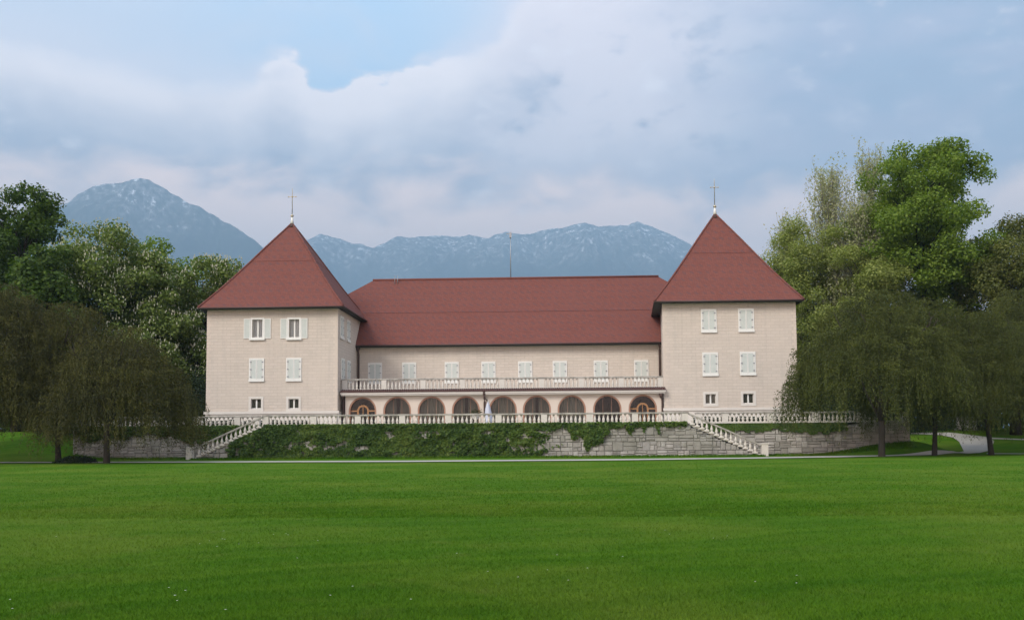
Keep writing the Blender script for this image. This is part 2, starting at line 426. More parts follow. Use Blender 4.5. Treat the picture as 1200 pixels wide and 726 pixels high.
class MB:
    def __init__(s): s.v = []; s.f = []; s.mi = []; s.cur = 0; s.sm = []
    def quad(s, *p, sm=False):
        i = len(s.v); s.v += [tuple(q) for q in p]; s.f.append(tuple(range(i, i + len(p)))); s.mi.append(s.cur); s.sm.append(sm)
    def box(s, x0, x1, y0, y1, z0, z1):
        a = [(x0, y0, z0), (x1, y0, z0), (x1, y1, z0), (x0, y1, z0), (x0, y0, z1), (x1, y0, z1), (x1, y1, z1), (x0, y1, z1)]
        i = len(s.v); s.v += a
        for f in ((3, 2, 1, 0), (4, 5, 6, 7), (0, 1, 5, 4), (1, 2, 6, 5), (2, 3, 7, 6), (3, 0, 4, 7)):
            s.f.append(tuple(i + k for k in f)); s.mi.append(s.cur); s.sm.append(False)
    def hexa(s, a):                         # 8 corners, bottom ring then top ring, both counter-clockwise
        i = len(s.v); s.v += [tuple(q) for q in a]
        for f in ((3, 2, 1, 0), (4, 5, 6, 7), (0, 1, 5, 4), (1, 2, 6, 5), (2, 3, 7, 6), (3, 0, 4, 7)):
            s.f.append(tuple(i + k for k in f)); s.mi.append(s.cur); s.sm.append(False)
    def rings(s, rings, cap=True, sm=True):
        i = len(s.v); n = len(rings[0])
        for r in rings: s.v += [tuple(q) for q in r]
        for k in range(len(rings) - 1):
            for j in range(n):
                a, b = i + k * n + j, i + k * n + (j + 1) % n
                s.f.append((a, b, b + n, a + n)); s.mi.append(s.cur); s.sm.append(sm)
        if cap:
            s.f.append(tuple(i + j for j in range(n))[::-1]); s.mi.append(s.cur); s.sm.append(False)
            s.f.append(tuple(i + (len(rings) - 1) * n + j for j in range(n))); s.mi.append(s.cur); s.sm.append(False)
    def lathe(s, c, prof, seg=8, cap=True):
        s.rings([[(c[0] + r * math.cos(2 * math.pi * j / seg), c[1] + r * math.sin(2 * math.pi * j / seg), c[2] + z) for j in range(seg)] for r, z in prof], cap)
    def tube(s, pts, rad, seg=6, cap=True):
        pts = [Vector(p) for p in pts]; rr = rad if isinstance(rad, (list, tuple)) else [rad] * len(pts)
        out = []
        for k, p in enumerate(pts):
            d = (pts[min(k + 1, len(pts) - 1)] - pts[max(k - 1, 0)]).normalized()
            a = d.orthogonal().normalized() if abs(d.z) < .99 else Vector((1, 0, 0))
            if k and abs(d.z) < .99:
                a = (pa - d * pa.dot(d)).normalized() if (pa - d * pa.dot(d)).length > 1e-4 else a
            pa = a; b = d.cross(a).normalized()
            out.append([p + (a * math.cos(2 * math.pi * j / seg) + b * math.sin(2 * math.pi * j / seg)) * rr[k] for j in range(seg)])
        s.rings(out, cap)
    def mesh(s, name, mats, org=(0, 0, 0)):
        me = bpy.data.meshes.new(name)
        ox, oy, oz = org
        me.from_pydata([(x - ox, y - oy, z - oz) for x, y, z in s.v], [], s.f); me.update()
        mats = mats if isinstance(mats, (list, tuple)) else [mats]
        for m in mats: me.materials.append(M[m])
        me.polygons.foreach_set('material_index', s.mi); me.polygons.foreach_set('use_smooth', s.sm)
        return me
    def build(s, name, mats, parent=None, at=None):
        org = at if at is not None else (WL[parent.name] if parent is not None else (0, 0, 0))
        return place(name, s.mesh(name, mats, org), parent, org)

def np_mesh(name, V, nper, mat, smooth=False):
    """V: (n*nper, 3) loose polygons of nper corners"""
    V = np.asarray(V, np.float32).reshape(-1, 3); nv = len(V); nf = nv // nper
    me = bpy.data.meshes.new(name)
    me.vertices.add(nv); me.vertices.foreach_set('co', V.ravel())
    me.loops.add(nv); me.loops.foreach_set('vertex_index', np.arange(nv, dtype=np.int32))
    me.polygons.add(nf); me.polygons.foreach_set('loop_start', np.arange(0, nv, nper, dtype=np.int32))
    me.update(calc_edges=True); me.materials.append(M[mat])
    return me
def grid_mesh(name, X, Y, Z, mat):
    h, wd = X.shape
    V = np.stack([X, Y, Z], -1).reshape(-1, 3).astype(np.float32)
    i = np.arange(h * wd).reshape(h, wd)
    F = np.stack([i[:-1, :-1], i[:-1, 1:], i[1:, 1:], i[1:, :-1]], -1).reshape(-1, 4).astype(np.int32)
    me = bpy.data.meshes.new(name); me.vertices.add(len(V)); me.vertices.foreach_set('co', V.ravel())
    me.loops.add(F.size); me.loops.foreach_set('vertex_index', F.ravel())
    me.polygons.add(len(F)); me.polygons.foreach_set('loop_start', np.arange(0, F.size, 4, dtype=np.int32))
    me.polygons.foreach_set('use_smooth', np.ones(len(F), bool))
    me.update(calc_edges=True); me.materials.append(M[mat]); return me

def S(t): t = np.clip(t, 0, 1); return t * t * (3 - 2 * t)
_rs = np.random.RandomState(5); _tab = _rs.rand(256, 256)
def vnoise(x, y):
    xi = np.floor(x).astype(int); yi = np.floor(y).astype(int); fx = S(x - xi); fy = S(y - yi)
    g = lambda a, b: _tab[a % 256, b % 256]
    return (g(xi, yi) * (1 - fx) + g(xi + 1, yi) * fx) * (1 - fy) + (g(xi, yi + 1) * (1 - fx) + g(xi + 1, yi + 1) * fx) * fy
def fbm(x, y, o=5, ridged=False):
    s = 0; a = .5
    for k in range(o):
        n = vnoise(x * 2 ** k + 17.3 * k, y * 2 ** k + 9.1 * k)
        s = s + a * ((1 - abs(2 * n - 1)) if ridged else n); a *= .5
    return s

# ------------------------------------------------------------------ ground
def hgt(X, Y):
    X = np.asarray(X, float); Y = np.asarray(Y, float)
    r = 2.3 * S((X - 22) / 12) * S((Y - 79) / 32)
    r = r + 1.0 * S((X - 21) / 8) * S((Y - 79.5) / 4) * (1 - S((X - 30) / 4)) * (1 - S((Y - 88) / 14))
    l = 2.5 * S((-X - 38) / 8) * S((Y - 75) / 15)
    return r + l
def axis(lo, hi, step, far, g=1.25):
    a = list(np.arange(lo, hi + 1e-6, step)); d = step
    b = []; x = lo
    while x > -far: d *= g; x -= d; b.append(x)
    d = step; c = []; x = a[-1]
    while x < far: d *= g; x += d; c.append(x)
    return np.array(b[::-1] + a + c)
gx = axis(-64, 64, .8, 14600); gy = axis(0, 124, .8, 14700)
gy = gy[gy > -900]
GX, GY = np.meshgrid(gx, gy)
lawn = place('lawn', grid_mesh('lawn', GX, GY, hgt(GX, GY), 'lawn')); tag(lawn, None, None, kind='structure')

def strip(name, left, right, lift, mat):
    """a ribbon between two polylines, draped on the ground"""
    left = np.array(left, float); right = np.array(right, float); n = 8
    t = np.linspace(0, len(left) - 1, (len(left) - 1) * 10 + 1)
    Lx = [np.interp(t, np.arange(len(left)), left[:, k]) for k in (0, 1)]; Rx = [np.interp(t, np.arange(len(right)), right[:, k]) for k in (0, 1)]
    s = np.linspace(0, 1, n)[:, None]
    X = Lx[0] * (1 - s) + Rx[0] * s; Y = Lx[1] * (1 - s) + Rx[1] * s
    o = place(name, grid_mesh(name, X, Y, hgt(X, Y) + lift, mat)); tag(o, None, None, kind='structure'); return o
strip('path', [(-62, 73.5), (-45, 72.0), (-30, 69.5), (-10, 66.6), (5, 67.6), (14, 70.4), (21, 73.0), (26, 76.6), (29.2, 78.9), (32, 80.6), (35.1, 82.7), (37.7, 86.2), (39.3, 89.9), (41, 93.4), (41.8, 97), (40.2, 101.5), (32, 102.6)],
      [(-62, 76), (-45, 74.6), (-30, 72.4), (-10, 70.4), (5, 71.6), (14, 73.6), (21, 77.4), (26, 79.4), (29, 80.4), (32.2, 81.6), (34.6, 84.6), (36.2, 89.0), (37.6, 92.9), (38.5, 96.5), (38.3, 98.9), (36, 100.4), (32, 101)], .05, 'path')
strip('path', [(35.0, 81.4), (40, 80.4), (46, 80.4), (56, 81.5), (70, 82)], [(35.6, 82.4), (40, 81.0), (46, 81.0), (56, 82.1), (70, 82.6)], .035, 'path')
strip('path', [(40.8, 95.6), (44, 94.2), (48, 93.6), (58, 94)], [(41.4, 96.8), (44, 95.2), (48, 94.6), (58, 95)], .035, 'path')
# ------------------------------------------------------------------ grass blades (uncountable): dense near the viewpoint of the lawn, thinner far off
rs = np.random.RandomState(11)
def blades(n, d0, d1, hb, wb, half):
    u = rs.rand(n); d = 1 / (1 / d0 + (1 / d1 - 1 / d0) * u)                 # even over the view's height
    ang = (rs.rand(n) * 2 - 1) * half - .04
    x = d * np.tan(ang); y = d
    z = hgt(x, y)
    h = hb * (.55 + .9 * rs.rand(n)); wd = wb * (d / 10.) ** .55 * (.7 + .6 * rs.rand(n)); a = rs.rand(n) * np.pi
    lean = rs.randn(n, 2) * .8
    c, s = np.cos(a), np.sin(a)
    V = np.empty((n, 3, 3))
    V[:, 0] = np.stack([x - c * wd, y - s * wd, z - .005], -1); V[:, 1] = np.stack([x + c * wd, y + s * wd, z - .005], -1)
    V[:, 2] = np.stack([x + lean[:, 0] * h, y + lean[:, 1] * h, z + h], -1)
    return V
B = np.concatenate([blades(330000, 7.2, 24, .030, .0040, .62), blades(170000, 20, 66, .036, .006, .62)])
g = place('lawn_grass', np_mesh('lawn_grass', B, 3, 'blade')); tag(g, 'short mown grass blades covering the wide front lawn', 'grass', kind='stuff')
# daisies in small loose drifts
dv = []
for k in range(22):
    d = 1 / (1 / 9. + (1 / 34. - 1 / 9.) * rs.rand()); cx = d * math.tan((rs.rand() * 2 - 1) * .5 - .04)
    for j in range(rs.randint(1, 6)):
        x = cx + rs.randn() * .35 * (d / 12); y = d + rs.randn() * .45 * (d / 12); r = .011 * (.8 + .5 * rs.rand()) * (d / 11) ** .4; z = .06
        for q in range(6):
            a0, a1 = q * math.pi / 3, (q + 1) * math.pi / 3
            dv += [(x, y, z + .008), (x + r * math.cos(a0), y + r * math.sin(a0) * .9, z + r * .5), (x + r * math.cos(a1), y + r * math.sin(a1) * .9, z + r * .5)]
g = place('lawn_daisies', np_mesh('lawn_daisies', np.array(dv), 3, 'daisy')); tag(g, 'tiny white daisies scattered over the near lawn', 'daisies', kind='stuff')

# ------------------------------------------------------------------ mountains
def mountain(name, pts, D, base_w, seed, gul):
    px = np.array([p[0] for p in pts], float); pz = np.array([p[1] for p in pts], float)   # pts in units of two metres, like D and base_w
    nx = 640; X0 = np.linspace(px[0], px[-1], nx); Z0 = np.interp(X0, px, pz)
    k = np.exp(-np.linspace(-4.5, 4.5, 7) ** 2); k /= k.sum(); Z0 = np.convolve(np.pad(Z0, 3, 'edge'), k, 'valid')
    Z0 = Z0 + (fbm(X0 / 90. + seed, X0 * 0 + 3., 5) - .48) * 40
    v = np.concatenate([np.linspace(-.35, 0, 14)[:-1], np.linspace(0, 1, 170) ** 1.2])
    Vv, Xx = np.meshgrid(v, X0, indexing='ij'); Zc = np.tile(Z0, (len(v), 1))
    fr = np.clip(Vv, 0, 1); bk = np.clip(-Vv, 0, 1)
    Z = Zc * (1 - fr) ** 1.25 * (1 - bk * 1.6)
    amp = S(fr / .16) * S((1 - fr) / .25)
    warp = (fbm(Xx / 900. + seed, Vv * 2 + 5, 3) - .5) * 500
    rid = fbm((Xx + warp) / gul + seed * 3, Vv * base_w / gul * .35 + 2., 6, True)
    Z = Z + (rid - .62) * 520 * amp * (.35 + .65 * (1 - fr)) + (fbm(Xx / 130., Vv * base_w / 130., 5) - .5) * 120 * amp
    Y = D - Vv * base_w + (fbm(Xx / 700. + seed, Vv * 0 + 1., 3) - .5) * 500
    Z = Z - 30 * S((fr - .85) / .15)
    o = place(name, grid_mesh(name, Xx * 2, Y * 2, Z * 2, 'mount')); tag(o, None, None, kind='structure'); return o
mountain('mountain', [(-4900, 420), (-4300, 800), (-3812, 1012), (-3486, 1225), (-3269, 1364), (-3124, 1449), (-3014, 1502), (-2960, 1545), (-2873, 1587), (-2763, 1599), (-2670, 1625), (-2627, 1640), (-2572, 1650), (-2517, 1641), (-2467, 1607), (-2395, 1562), (-2302, 1506), (-2214, 1475), (-2121, 1421), (-2028, 1366), (-1940, 1310), (-1848, 1244), (-1810, 1211), (-1684, 1101), (-1415, 899), (-900, 560), (-200, 200)], 6000, 2300, 3., 620.)
mountain('mountain', [(-4200, 600), (-3200, 900), (-2460, 1313), (-2175, 1524), (-1982, 1621), (-1877, 1670), (-1731, 1625), (-1534, 1568), (-1445, 1542), (-1374, 1591), (-1282, 1639), (-1163, 1659), (-1033, 1668), (-898, 1686), (-778, 1669), (-693, 1680), (-516, 1649), (-367, 1689), (-248, 1680), (-100, 1709), (76, 1721), (280, 1750), (396, 1734), (600, 1738), (714, 1764), (832, 1741), (948, 1690), (1135, 1574), (1416, 1386), (1756, 1220), (2436, 1037), (3600, 800), (5200, 450)], 8000, 3000, 8., 760.)

# ------------------------------------------------------------------ haze
hz = MB(); hz.box(-18600, 18600, -1000, 18500, -90, 3720)
def f_haze(t, out):
    v = t.n('ShaderNodeVolumePrincipled')
    v.inputs['Color'].default_value = (.46, .74, 1., 1); v.inputs['Density'].default_value = 0.000115
    v.inputs['Anisotropy'].default_value = 0.
    t.L.new(v.outputs[0], out.inputs['Volume'])
M['haze'] = material('mountain_air', f_haze)
HZ = hz.build('haze', 'haze'); tag(HZ, 'blue evening haze filling the valley air', 'haze', kind='stuff')
HZ.display_type = 'WIRE'
# ------------------------------------------------------------------ terrace
TZ = 2.72                                    # terrace level
fm = MB()
fm.quad((-24.2, 81.3, TZ), (12.0, 81.3, TZ), (12.0, 83.2, TZ), (-24.2, 83.2, TZ))
fm.quad((-41.1, 83.2, TZ), (29.3, 83.2, TZ), (29.3, 130, TZ), (-41.1, 130, TZ))
o = fm.build('terrace_floor', 'floor'); tag(o, None, None, kind='structure')

# ------------------------------------------------------------------ the manor house
house = thing('manor_house', 'long cream stone manor with two pyramid roofed corner towers and a ground floor arcade', 'manor house', (-5, 96, TZ))

def holed_wall(mb, x0, x1, z0, z1, y, holes, depth=.28):
    """a wall facing -Y with real openings and reveals"""
    xs = sorted({x0, x1, *[h[0] for h in holes], *[h[1] for h in holes]}); zs = sorted({z0, z1, *[h[2] for h in holes], *[h[3] for h in holes]})
    for a, b in zip(xs, xs[1:]):
        for c, d in zip(zs, zs[1:]):
            mx, mz = (a + b) / 2, (c + d) / 2
            if any(h[0] < mx < h[1] and h[2] < mz < h[3] for h in holes): continue
            mb.quad((a, y, c), (b, y, c), (b, y, d), (a, y, d))
    for a, b, c, d in holes:
        e = y + depth
        mb.quad((a, y, c), (a, e, c), (a, e, d), (a, y, d)); mb.quad((b, e, c), (b, y, c), (b, y, d), (b, e, d))
        mb.quad((a, y, d), (a, e, d), (b, e, d), (b, y, d)); mb.quad((a, e, c), (a, y, c), (b, y, c), (b, e, c))

# --- towers
def tower(name_label, x0, x1, y0, y1, skew, ztop, holes):
    mb = MB()
    holed_wall(mb, x0, x1, TZ, ztop, y0, holes)
    mb.quad((x1, y0, TZ), (x1, y1, TZ), (x1, y1, ztop), (x1, y0, ztop))
    mb.quad((x1, y1, TZ), (x0 + skew, y1, TZ), (x0 + skew, y1, ztop), (x1, y1, ztop))
    mb.quad((x0 + skew, y1, TZ), (x0, y0, TZ), (x0, y0, ztop), (x0 + skew, y1, ztop))
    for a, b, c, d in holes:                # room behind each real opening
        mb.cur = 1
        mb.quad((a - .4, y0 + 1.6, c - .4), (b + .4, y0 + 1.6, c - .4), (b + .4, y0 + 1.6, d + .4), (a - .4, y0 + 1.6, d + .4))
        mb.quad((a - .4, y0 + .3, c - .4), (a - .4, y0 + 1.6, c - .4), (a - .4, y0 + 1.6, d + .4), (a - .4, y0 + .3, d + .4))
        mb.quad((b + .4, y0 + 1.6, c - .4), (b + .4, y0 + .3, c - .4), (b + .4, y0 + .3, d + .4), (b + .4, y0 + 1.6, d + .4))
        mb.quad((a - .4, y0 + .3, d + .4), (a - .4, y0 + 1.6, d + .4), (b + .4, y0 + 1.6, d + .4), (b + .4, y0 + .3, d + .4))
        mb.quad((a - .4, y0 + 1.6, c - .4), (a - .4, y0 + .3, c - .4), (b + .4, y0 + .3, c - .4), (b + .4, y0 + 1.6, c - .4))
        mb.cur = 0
    return mb.build('tower_wall', ['ashlar', 'interior'], house)

UP_L = [(-27.80, 11.20), (-24.30, 11.18)]    # open upper windows: centre x, bottom z
GR_L = [(-27.85, 4.30), (-24.29, 4.28)]
GR_R = [(14.66, 4.42), (18.14, 4.44)]
hl = [(x - .48, x + .48, z, z + 1.86) for x, z in UP_L] + [(x - .48, x + .48, z + .22, z + 1.14) for x, z in GR_L]
hr = [(x - .48, x + .48, z + .22, z + 1.14) for x, z in GR_R]
tower('', -32.62, -20.15, 91, 103.4, 0, 13.95, hl)
tower('', 10.32, 22.70, 92, 104.4, 1.15, 14.15, hr)

def base_trim(x0, x1, y, z):
    mb = MB()
    mb.box(x0 - .16, x1 + .16, y - .16, y - .002, z - .12, z + .13)
    mb.box(x0 - .05, x1 + .05, y - .05, y - .003, TZ, z - .12)
    return mb.build('base_moulding', 'trim', house)
base_trim(-32.62, -20.15, 91, 4.14); base_trim(10.32, 22.70, 92, 4.16)
mb = MB(); mb.box(-20.148, -20.03, 90.95, 99.9, TZ, 4.2); mb.build('base_moulding', 'trim', house)
# quoin strips at the corners (lighter dressed edge)
for x0, x1, y, z0, z1 in ((-32.63, -32.36, 91, 4.3, 13.8), (-20.42, -20.14, 91, 4.3, 13.8), (10.31, 10.56, 92, 4.3, 14.0), (22.44, 22.71, 92, 4.3, 14.0)):
    mb = MB(); k = 0; z = z0
    while z < z1 - .05:
        e = min(z + .285, z1); wd = 0 if k % 2 else .16
        if x0 in (-32.63, 10.31): mb.box(x0, x1 + wd, y - .012, y + .0, z + .01, e - .01)
        else: mb.box(x0 - wd, x1, y - .012, y + .0, z + .01, e - .01)
        z = e; k += 1
    mb.build('corner_quoins', 'plaster', house)

def hip_roof(corners, apex, zc, flare, label=None):
    """bell-cast pyramid: corners counter-clockwise from front-left"""
    mb = MB(); cs = [Vector((x, y, zc)) for x, y in corners]; ap = Vector(apex); H = ap.z - zc
    ts = [0, .05, .11, .18, .26, .36, .5, .7, 1.]
    prev = None
    for t in ts:
        k = (1 - t) - flare * math.sin(math.pi * min(1, t * 1.15)) * (1 - t)
        ring = [Vector((ap.x + (c.x - ap.x) * k, ap.y + (c.y - ap.y) * k, zc + H * t)) for c in cs]
        if prev:
            for j in range(4): mb.quad(prev[j], prev[(j + 1) % 4], ring[(j + 1) % 4], ring[j]) if t < 1 else mb.quad(prev[j], prev[(j + 1) % 4], ring[j])
        prev = ring
    roof = mb.build('tower_roof', 'roof', house)
    # soffit and gutter board
    sb = MB(); lo = [c - Vector((0, 0, .12)) for c in cs]
    cx = sum(c.x for c in cs) / 4; cy = sum(c.y for c in cs) / 4
    inn = [Vector((cx + (c.x - cx) * .82, cy + (c.y - cy) * .82, zc - .10)) for c in cs]
    for j in range(4):
        q = (j + 1) % 4
        sb.quad(cs[j] - Vector((0, 0, .004)), lo[j], lo[q], cs[q] - Vector((0, 0, .004))); sb.quad(lo[j], inn[j], inn[q], lo[q])
    place('eaves', sb.mesh('eaves', 'soffit', WL[roof.name]), roof, WL[roof.name])
    gb = MB()
    for j in range(4):
        q = (j + 1) % 4
        gb.tube([cs[j] + Vector((0, 0, -.03)), cs[q] + Vector((0, 0, -.03))], .055, 6)
    place('gutter', gb.mesh('gutter', 'gutter', WL[roof.name]), roof, WL[roof.name])
    # hip tiles
    hb = MB()
    for c in cs:
        pts = []
        for t in ts[:-1] + [.985]:
            k = (1 - t) - flare * math.sin(math.pi * min(1, t * 1.15)) * (1 - t)
            pts.append((ap.x + (c.x - ap.x) * k, ap.y + (c.y - ap.y) * k, zc + H * t + .02))
        hb.tube(pts, .10, 6)
    place('hip_tiles', hb.mesh('hip_tiles', 'roof', WL[roof.name]), roof, WL[roof.name])
    # snow guard rail round the roof half way up
    t = .53; k = (1 - t) - flare * math.sin(math.pi * min(1, t * 1.15)) * (1 - t)
    g = MB(); rg = [Vector((ap.x + (c.x - ap.x) * k * 1.012, ap.y + (c.y - ap.y) * k * 1.012, zc + H * t + .03)) for c in cs]
    for j in range(4): g.tube([rg[j], rg[(j + 1) % 4]], .012, 5)
    place('snow_guard', g.mesh('snow_guard', 'roof', WL[roof.name]), roof, WL[roof.name])
    cb = MB(); cb.lathe((ap.x, ap.y, ap.z - .45), [(.42, 0), (.16, .35), (.12, .5)], 8)
    place('lead_cap', cb.mesh('lead_cap', 'gutter', WL[roof.name]), roof, WL[roof.name])
    fb = MB(); a = (ap.x, ap.y, ap.z)
    fb.cur = 1; fb.lathe((a[0], a[1], a[2] - .05), [(.19, 0), (.13, .35), (.08, .68)], 8)
    fb.cur = 0; fb.lathe((a[0], a[1], a[2] + .62), [(.03, 0), (.15, .06), (.17, .16), (.12, .27), (.03, .3)], 8)
    fb.lathe((a[0], a[1], a[2] + .9), [(.04, 0), (.03, 2.45), (.010, 2.75)], 6)
    zc_ = a[2] + 2.72
    fb.box(a[0] - .36, a[0] + .36, a[1] - .025, a[1] + .025, zc_ - .028, zc_ + .028)
    for s in (-1, 1): fb.lathe((a[0] + s * .38, a[1], zc_ - .09), [(.02, .02), (.06, .06), (.06, .12), (.02, .16)], 6)
    fb.lathe((a[0], a[1], zc_ - .12), [(.04, .02), (.09, .08), (.09, .16), (.04, .22)], 6)
    place('spire_cross', fb.mesh('spire_cross', ['gold', 'whitepaint'], WL[roof.name]), roof, WL[roof.name])
    return roof
hip_roof([(-33.25, 90.2), (-19.45, 90.2), (-19.45, 104.2), (-33.25, 104.2)], (-26.25, 97.2, 23.45), 14.0, .035)
hip_roof([(9.50, 91.2), (23.32, 91.2), (23.32, 105.2), (10.55, 105.2)], (16.45, 98.2, 23.92), 14.2, .03)

# --- middle range
mb = MB(); mb.quad((-20.6, 100, TZ), (11.6, 100, TZ), (11.6, 100, 11.35), (-20.6, 100, 11.35))
mb.quad((11.6, 113, TZ), (-20.6, 113, TZ), (-20.6, 113, 11.35), (11.6, 113, 11.35))
mb.build('range_wall', 'ashlar', house)
ye, ze, yr, zr = 99.2, 11.14, 106.5, 19.03
zl, zq = 17.0, 17.85                         # where the hips dive behind the tower roofs
yl = ye + (zl - ze) / (zr - ze) * (yr - ye); yq = ye + (zq - ze) / (zr - ze) * (yr - ye)
mb = MB()
mb.quad((-20.9, ye, ze), (11.35, ye, ze), (13.2, yq, zq), (11.55, yr, zr), (-19.62, yr, zr), (-22.6, yl, zl))
yb = 2 * yr - ye
mb.quad((13.2, 2 * yr - yq, zq), (11.35, yb, ze), (-20.9, yb, ze), (-22.6, 2 * yr - yl, zl), (-19.62, yr, zr), (11.55, yr, zr))
mb.quad((-22.6, yl, zl), (-19.62, yr, zr), (-22.6, 2 * yr - yl, zl)); mb.quad((13.2, yq, zq), (13.2, 2 * yr - yq, zq), (11.55, yr, zr))
rroof = mb.build('range_roof', 'roof', house)
def rsub(name, mb, mat): return place(name, mb.mesh(name, mat, WL[rroof.name]), rroof, WL[rroof.name])
mb = MB(); mb.tube([(-19.7, yr, zr + .02), (11.6, yr, zr + .02)], .13, 8); rsub('ridge_tiles', mb, 'roof')
mb = MB(); mb.box(-20.3, 11.3, ye + .02, 99.99, ze - .16, ze - .06); rsub('eaves', mb, 'soffit')
mb = MB(); mb.tube([(-20.1, ye - .02, ze - .02), (11.0, ye - .02, ze - .02)], .06, 6); rsub('gutter', mb, 'gutter')
zg = 14.85; yg = ye + (zg - ze) / (zr - ze) * (yr - ye)
mb = MB(); mb.tube([(-20.1, yg - .05, zg + .05), (11.6, yg - .05, zg + .03)], .012, 5); rsub('snow_guard', mb, 'roof')
mb = MB(); mb.tube([(-4.5, yr, zr), (-4.5, yr, 21.5), (-4.5, yr, 24.0)], [.05, .045, .035], 6); mb.box(-4.62, -4.38, yr - .09, yr + .09, 23.55, 24.15); mb.box(-4.95, -4.62, yr - .03, yr + .03, 23.95, 24.02)
mb.build('aerial_mast', 'zinc', house)
for x in (-17.2, -16.9):
    mb = MB(); mb.tube([(x * 1., yr - .5, zr - .6), (x, yr - .5, zr + .45)], .035, 5); mb.build('lightning_rod', 'zinc', house)

# --- windows (local: x right, y into the wall, wall face at y=0, z up from the sill)
def frame_mesh(name, w_, h_, t, proud, sill, mid=False, lower=0.):
    b = MB()
    b.box(-w_ / 2, -w_ / 2 + t, -proud, .05, 0, h_); b.box(w_ / 2 - t, w_ / 2, -proud, .05, 0, h_)
    b.box(-w_ / 2 + t, w_ / 2 - t, -proud, .05, h_ - t, h_); b.box(-w_ / 2 + t, w_ / 2 - t, -proud, .05, 0, t + lower)
    return b.mesh(name, 'whitepaint')
def slab_sub(name, mats, fn):
    b = MB(); fn(b); return b.mesh(name, mats)
def sub(name, me, parent, off, rz=0.):
    o = bpy.data.objects.new(name, me); link(o, parent); o.location = off; o.rotation_euler = (0, 0, rz); return o
W_, H_ = 1.44, 2.14
cl_frame = frame_mesh('window', W_, H_, .11, .07, True)
def _shut(sgn):
    def fn(b):
        hw = .29
        b.cur = 0
        b.box(-hw + .055, hw - .055, -.045, -.004, .06, H_ - .32)                 # louvred field
        b.cur = 1
        b.box(-hw, -hw + .055, -.06, -.002, 0, H_ - .26); b.box(hw - .055, hw, -.06, -.002, 0, H_ - .26)
        b.box(-hw + .055, hw - .055, -.058, -.003, 0, .06); b.box(-hw + .055, hw - .055, -.058, -.003, H_ - .32, H_ - .26)
        b.cur = 2
        for z in (.22, .92, 1.62): b.box(sgn * (hw - .03) - .075, sgn * (hw - .03) + .075, -.10, -.061, z - .05, z + .05)
    return slab_sub('shutter', ['shutter', 'whitepaint', 'zinc'], fn)
sh_l, sh_r = _shut(-1), _shut(1)
sill_me = slab_sub('sill', 'whitepaint', lambda b: b.box(-W_ / 2 - .025, W_ / 2 + .025, -.13, -.072, -.07, .15))
def closed_window(x, y, z, rz=0., sill=True):
    f = place('window', cl_frame, house, (x, y, z)); f.rotation_euler = (0, 0, rz)
    sub('shutter', sh_l, f, (-.3, -.004, .16)); sub('shutter', sh_r, f, (.3, -.004, .16))
    if sill: sub('sill', sill_me, f, (0, 0, 0))
    return f
for x, y, z in ((-27.82, 91, 7.12), (-24.29, 91, 7.12), (14.63, 92, 11.36), (18.09, 92, 11.38), (14.68, 92, 7.30), (18.15, 92, 7.33)):
    closed_window(x, y - .003, z)
for x in (-18.26, -14.73, -10.34, -6.57, -2.81, .72, 4.89, 9.0): closed_window(x, 99.997, 9.42 - H_)
for y, z in ((93.25, 7.2), (95.9, 7.2), (92.7, 11.2), (95.7, 11.2)): closed_window(-20.147, y, z, R_(90))

op_frame = frame_mesh('window', 1.30, 2.02, .16, .05, True)
def _folded(b):
    hw = .31
    b.cur = 0; b.box(-hw + .06, hw - .06, -.05, -.006, .06, 1.82)
    b.cur = 1; b.box(-hw, -hw + .06, -.065, -.004, 0, 1.88); b.box(hw - .06, hw, -.065, -.004, 0, 1.88); b.box(-hw + .06, hw - .06, -.062, -.005, 0, .06); b.box(-hw + .06, hw - .06, -.062, -.005, 1.82, 1.88)
fold_me = slab_sub('shutter', ['shutter', 'whitepaint'], _folded)
def _sash(w_, h_):
    def fn(b):
        b.box(-.07, .07, -.01, .05, 0, h_)
        for s in (-1, 1): b.box(s * w_ / 2 - .04, s * w_ / 2 + .04, .004, .045, 0, h_)
        b.box(-w_ / 2 + .04, -.07, .004, .045, 0, .06); b.box(.07, w_ / 2 - .04, .004, .045, 0, .06); b.box(-w_ / 2 + .04, -.07, .004, .045, h_ - .06, h_); b.box(.07, w_ / 2 - .04, .004, .045, h_ - .06, h_)
    return slab_sub('sash', 'whitepaint', fn)
def _pane(w_, h_): return slab_sub('pane', 'glass', lambda b: b.quad((-w_ / 2, .026, 0), (w_ / 2, .026, 0), (w_ / 2, .026, h_), (-w_ / 2, .026, h_)))
def _curtain(w_, h_, x0, x1):
    b = MB(); n = 16
    for k in range(n):
        a, c = x0 + (x1 - x0) * k / n, x0 + (x1 - x0) * (k + 1) / n
        ya, yc = .07 + .03 * math.sin(k * 1.9), .07 + .03 * math.sin((k + 1) * 1.9)
        b.quad((a, ya, 0), (c, yc, 0), (c, yc, h_), (a, ya, h_), sm=True)
    return b.mesh('curtain', 'netcurtain')
op_sash, op_pane = _sash(.96, 1.86), _pane(.96, 1.86)
op_cur = _curtain(.96, 1.86, -.48, .48)
op_sill = slab_sub('sill', 'whitepaint', lambda b: b.box(-.74, .74, -.17, -.052, -.22, -.02))
for x, z in UP_L:
    f = place('window', op_frame, house, (x, 90.997, z - .14)); f['label'] = 'open window with its pale shutters folded back on the wall'
    sub('sash', op_sash, f, (0, .2, .14)); sub('pane', op_pane, f, (0, .2, .14)); sub('curtain', op_cur, f, (0, .2, .14)); sub('sill', op_sill, f, (0, 0, .12))
    sub('shutter', fold_me, f, (-.975, -.003, .06)); sub('shutter', fold_me, f, (.975, -.003, .06))
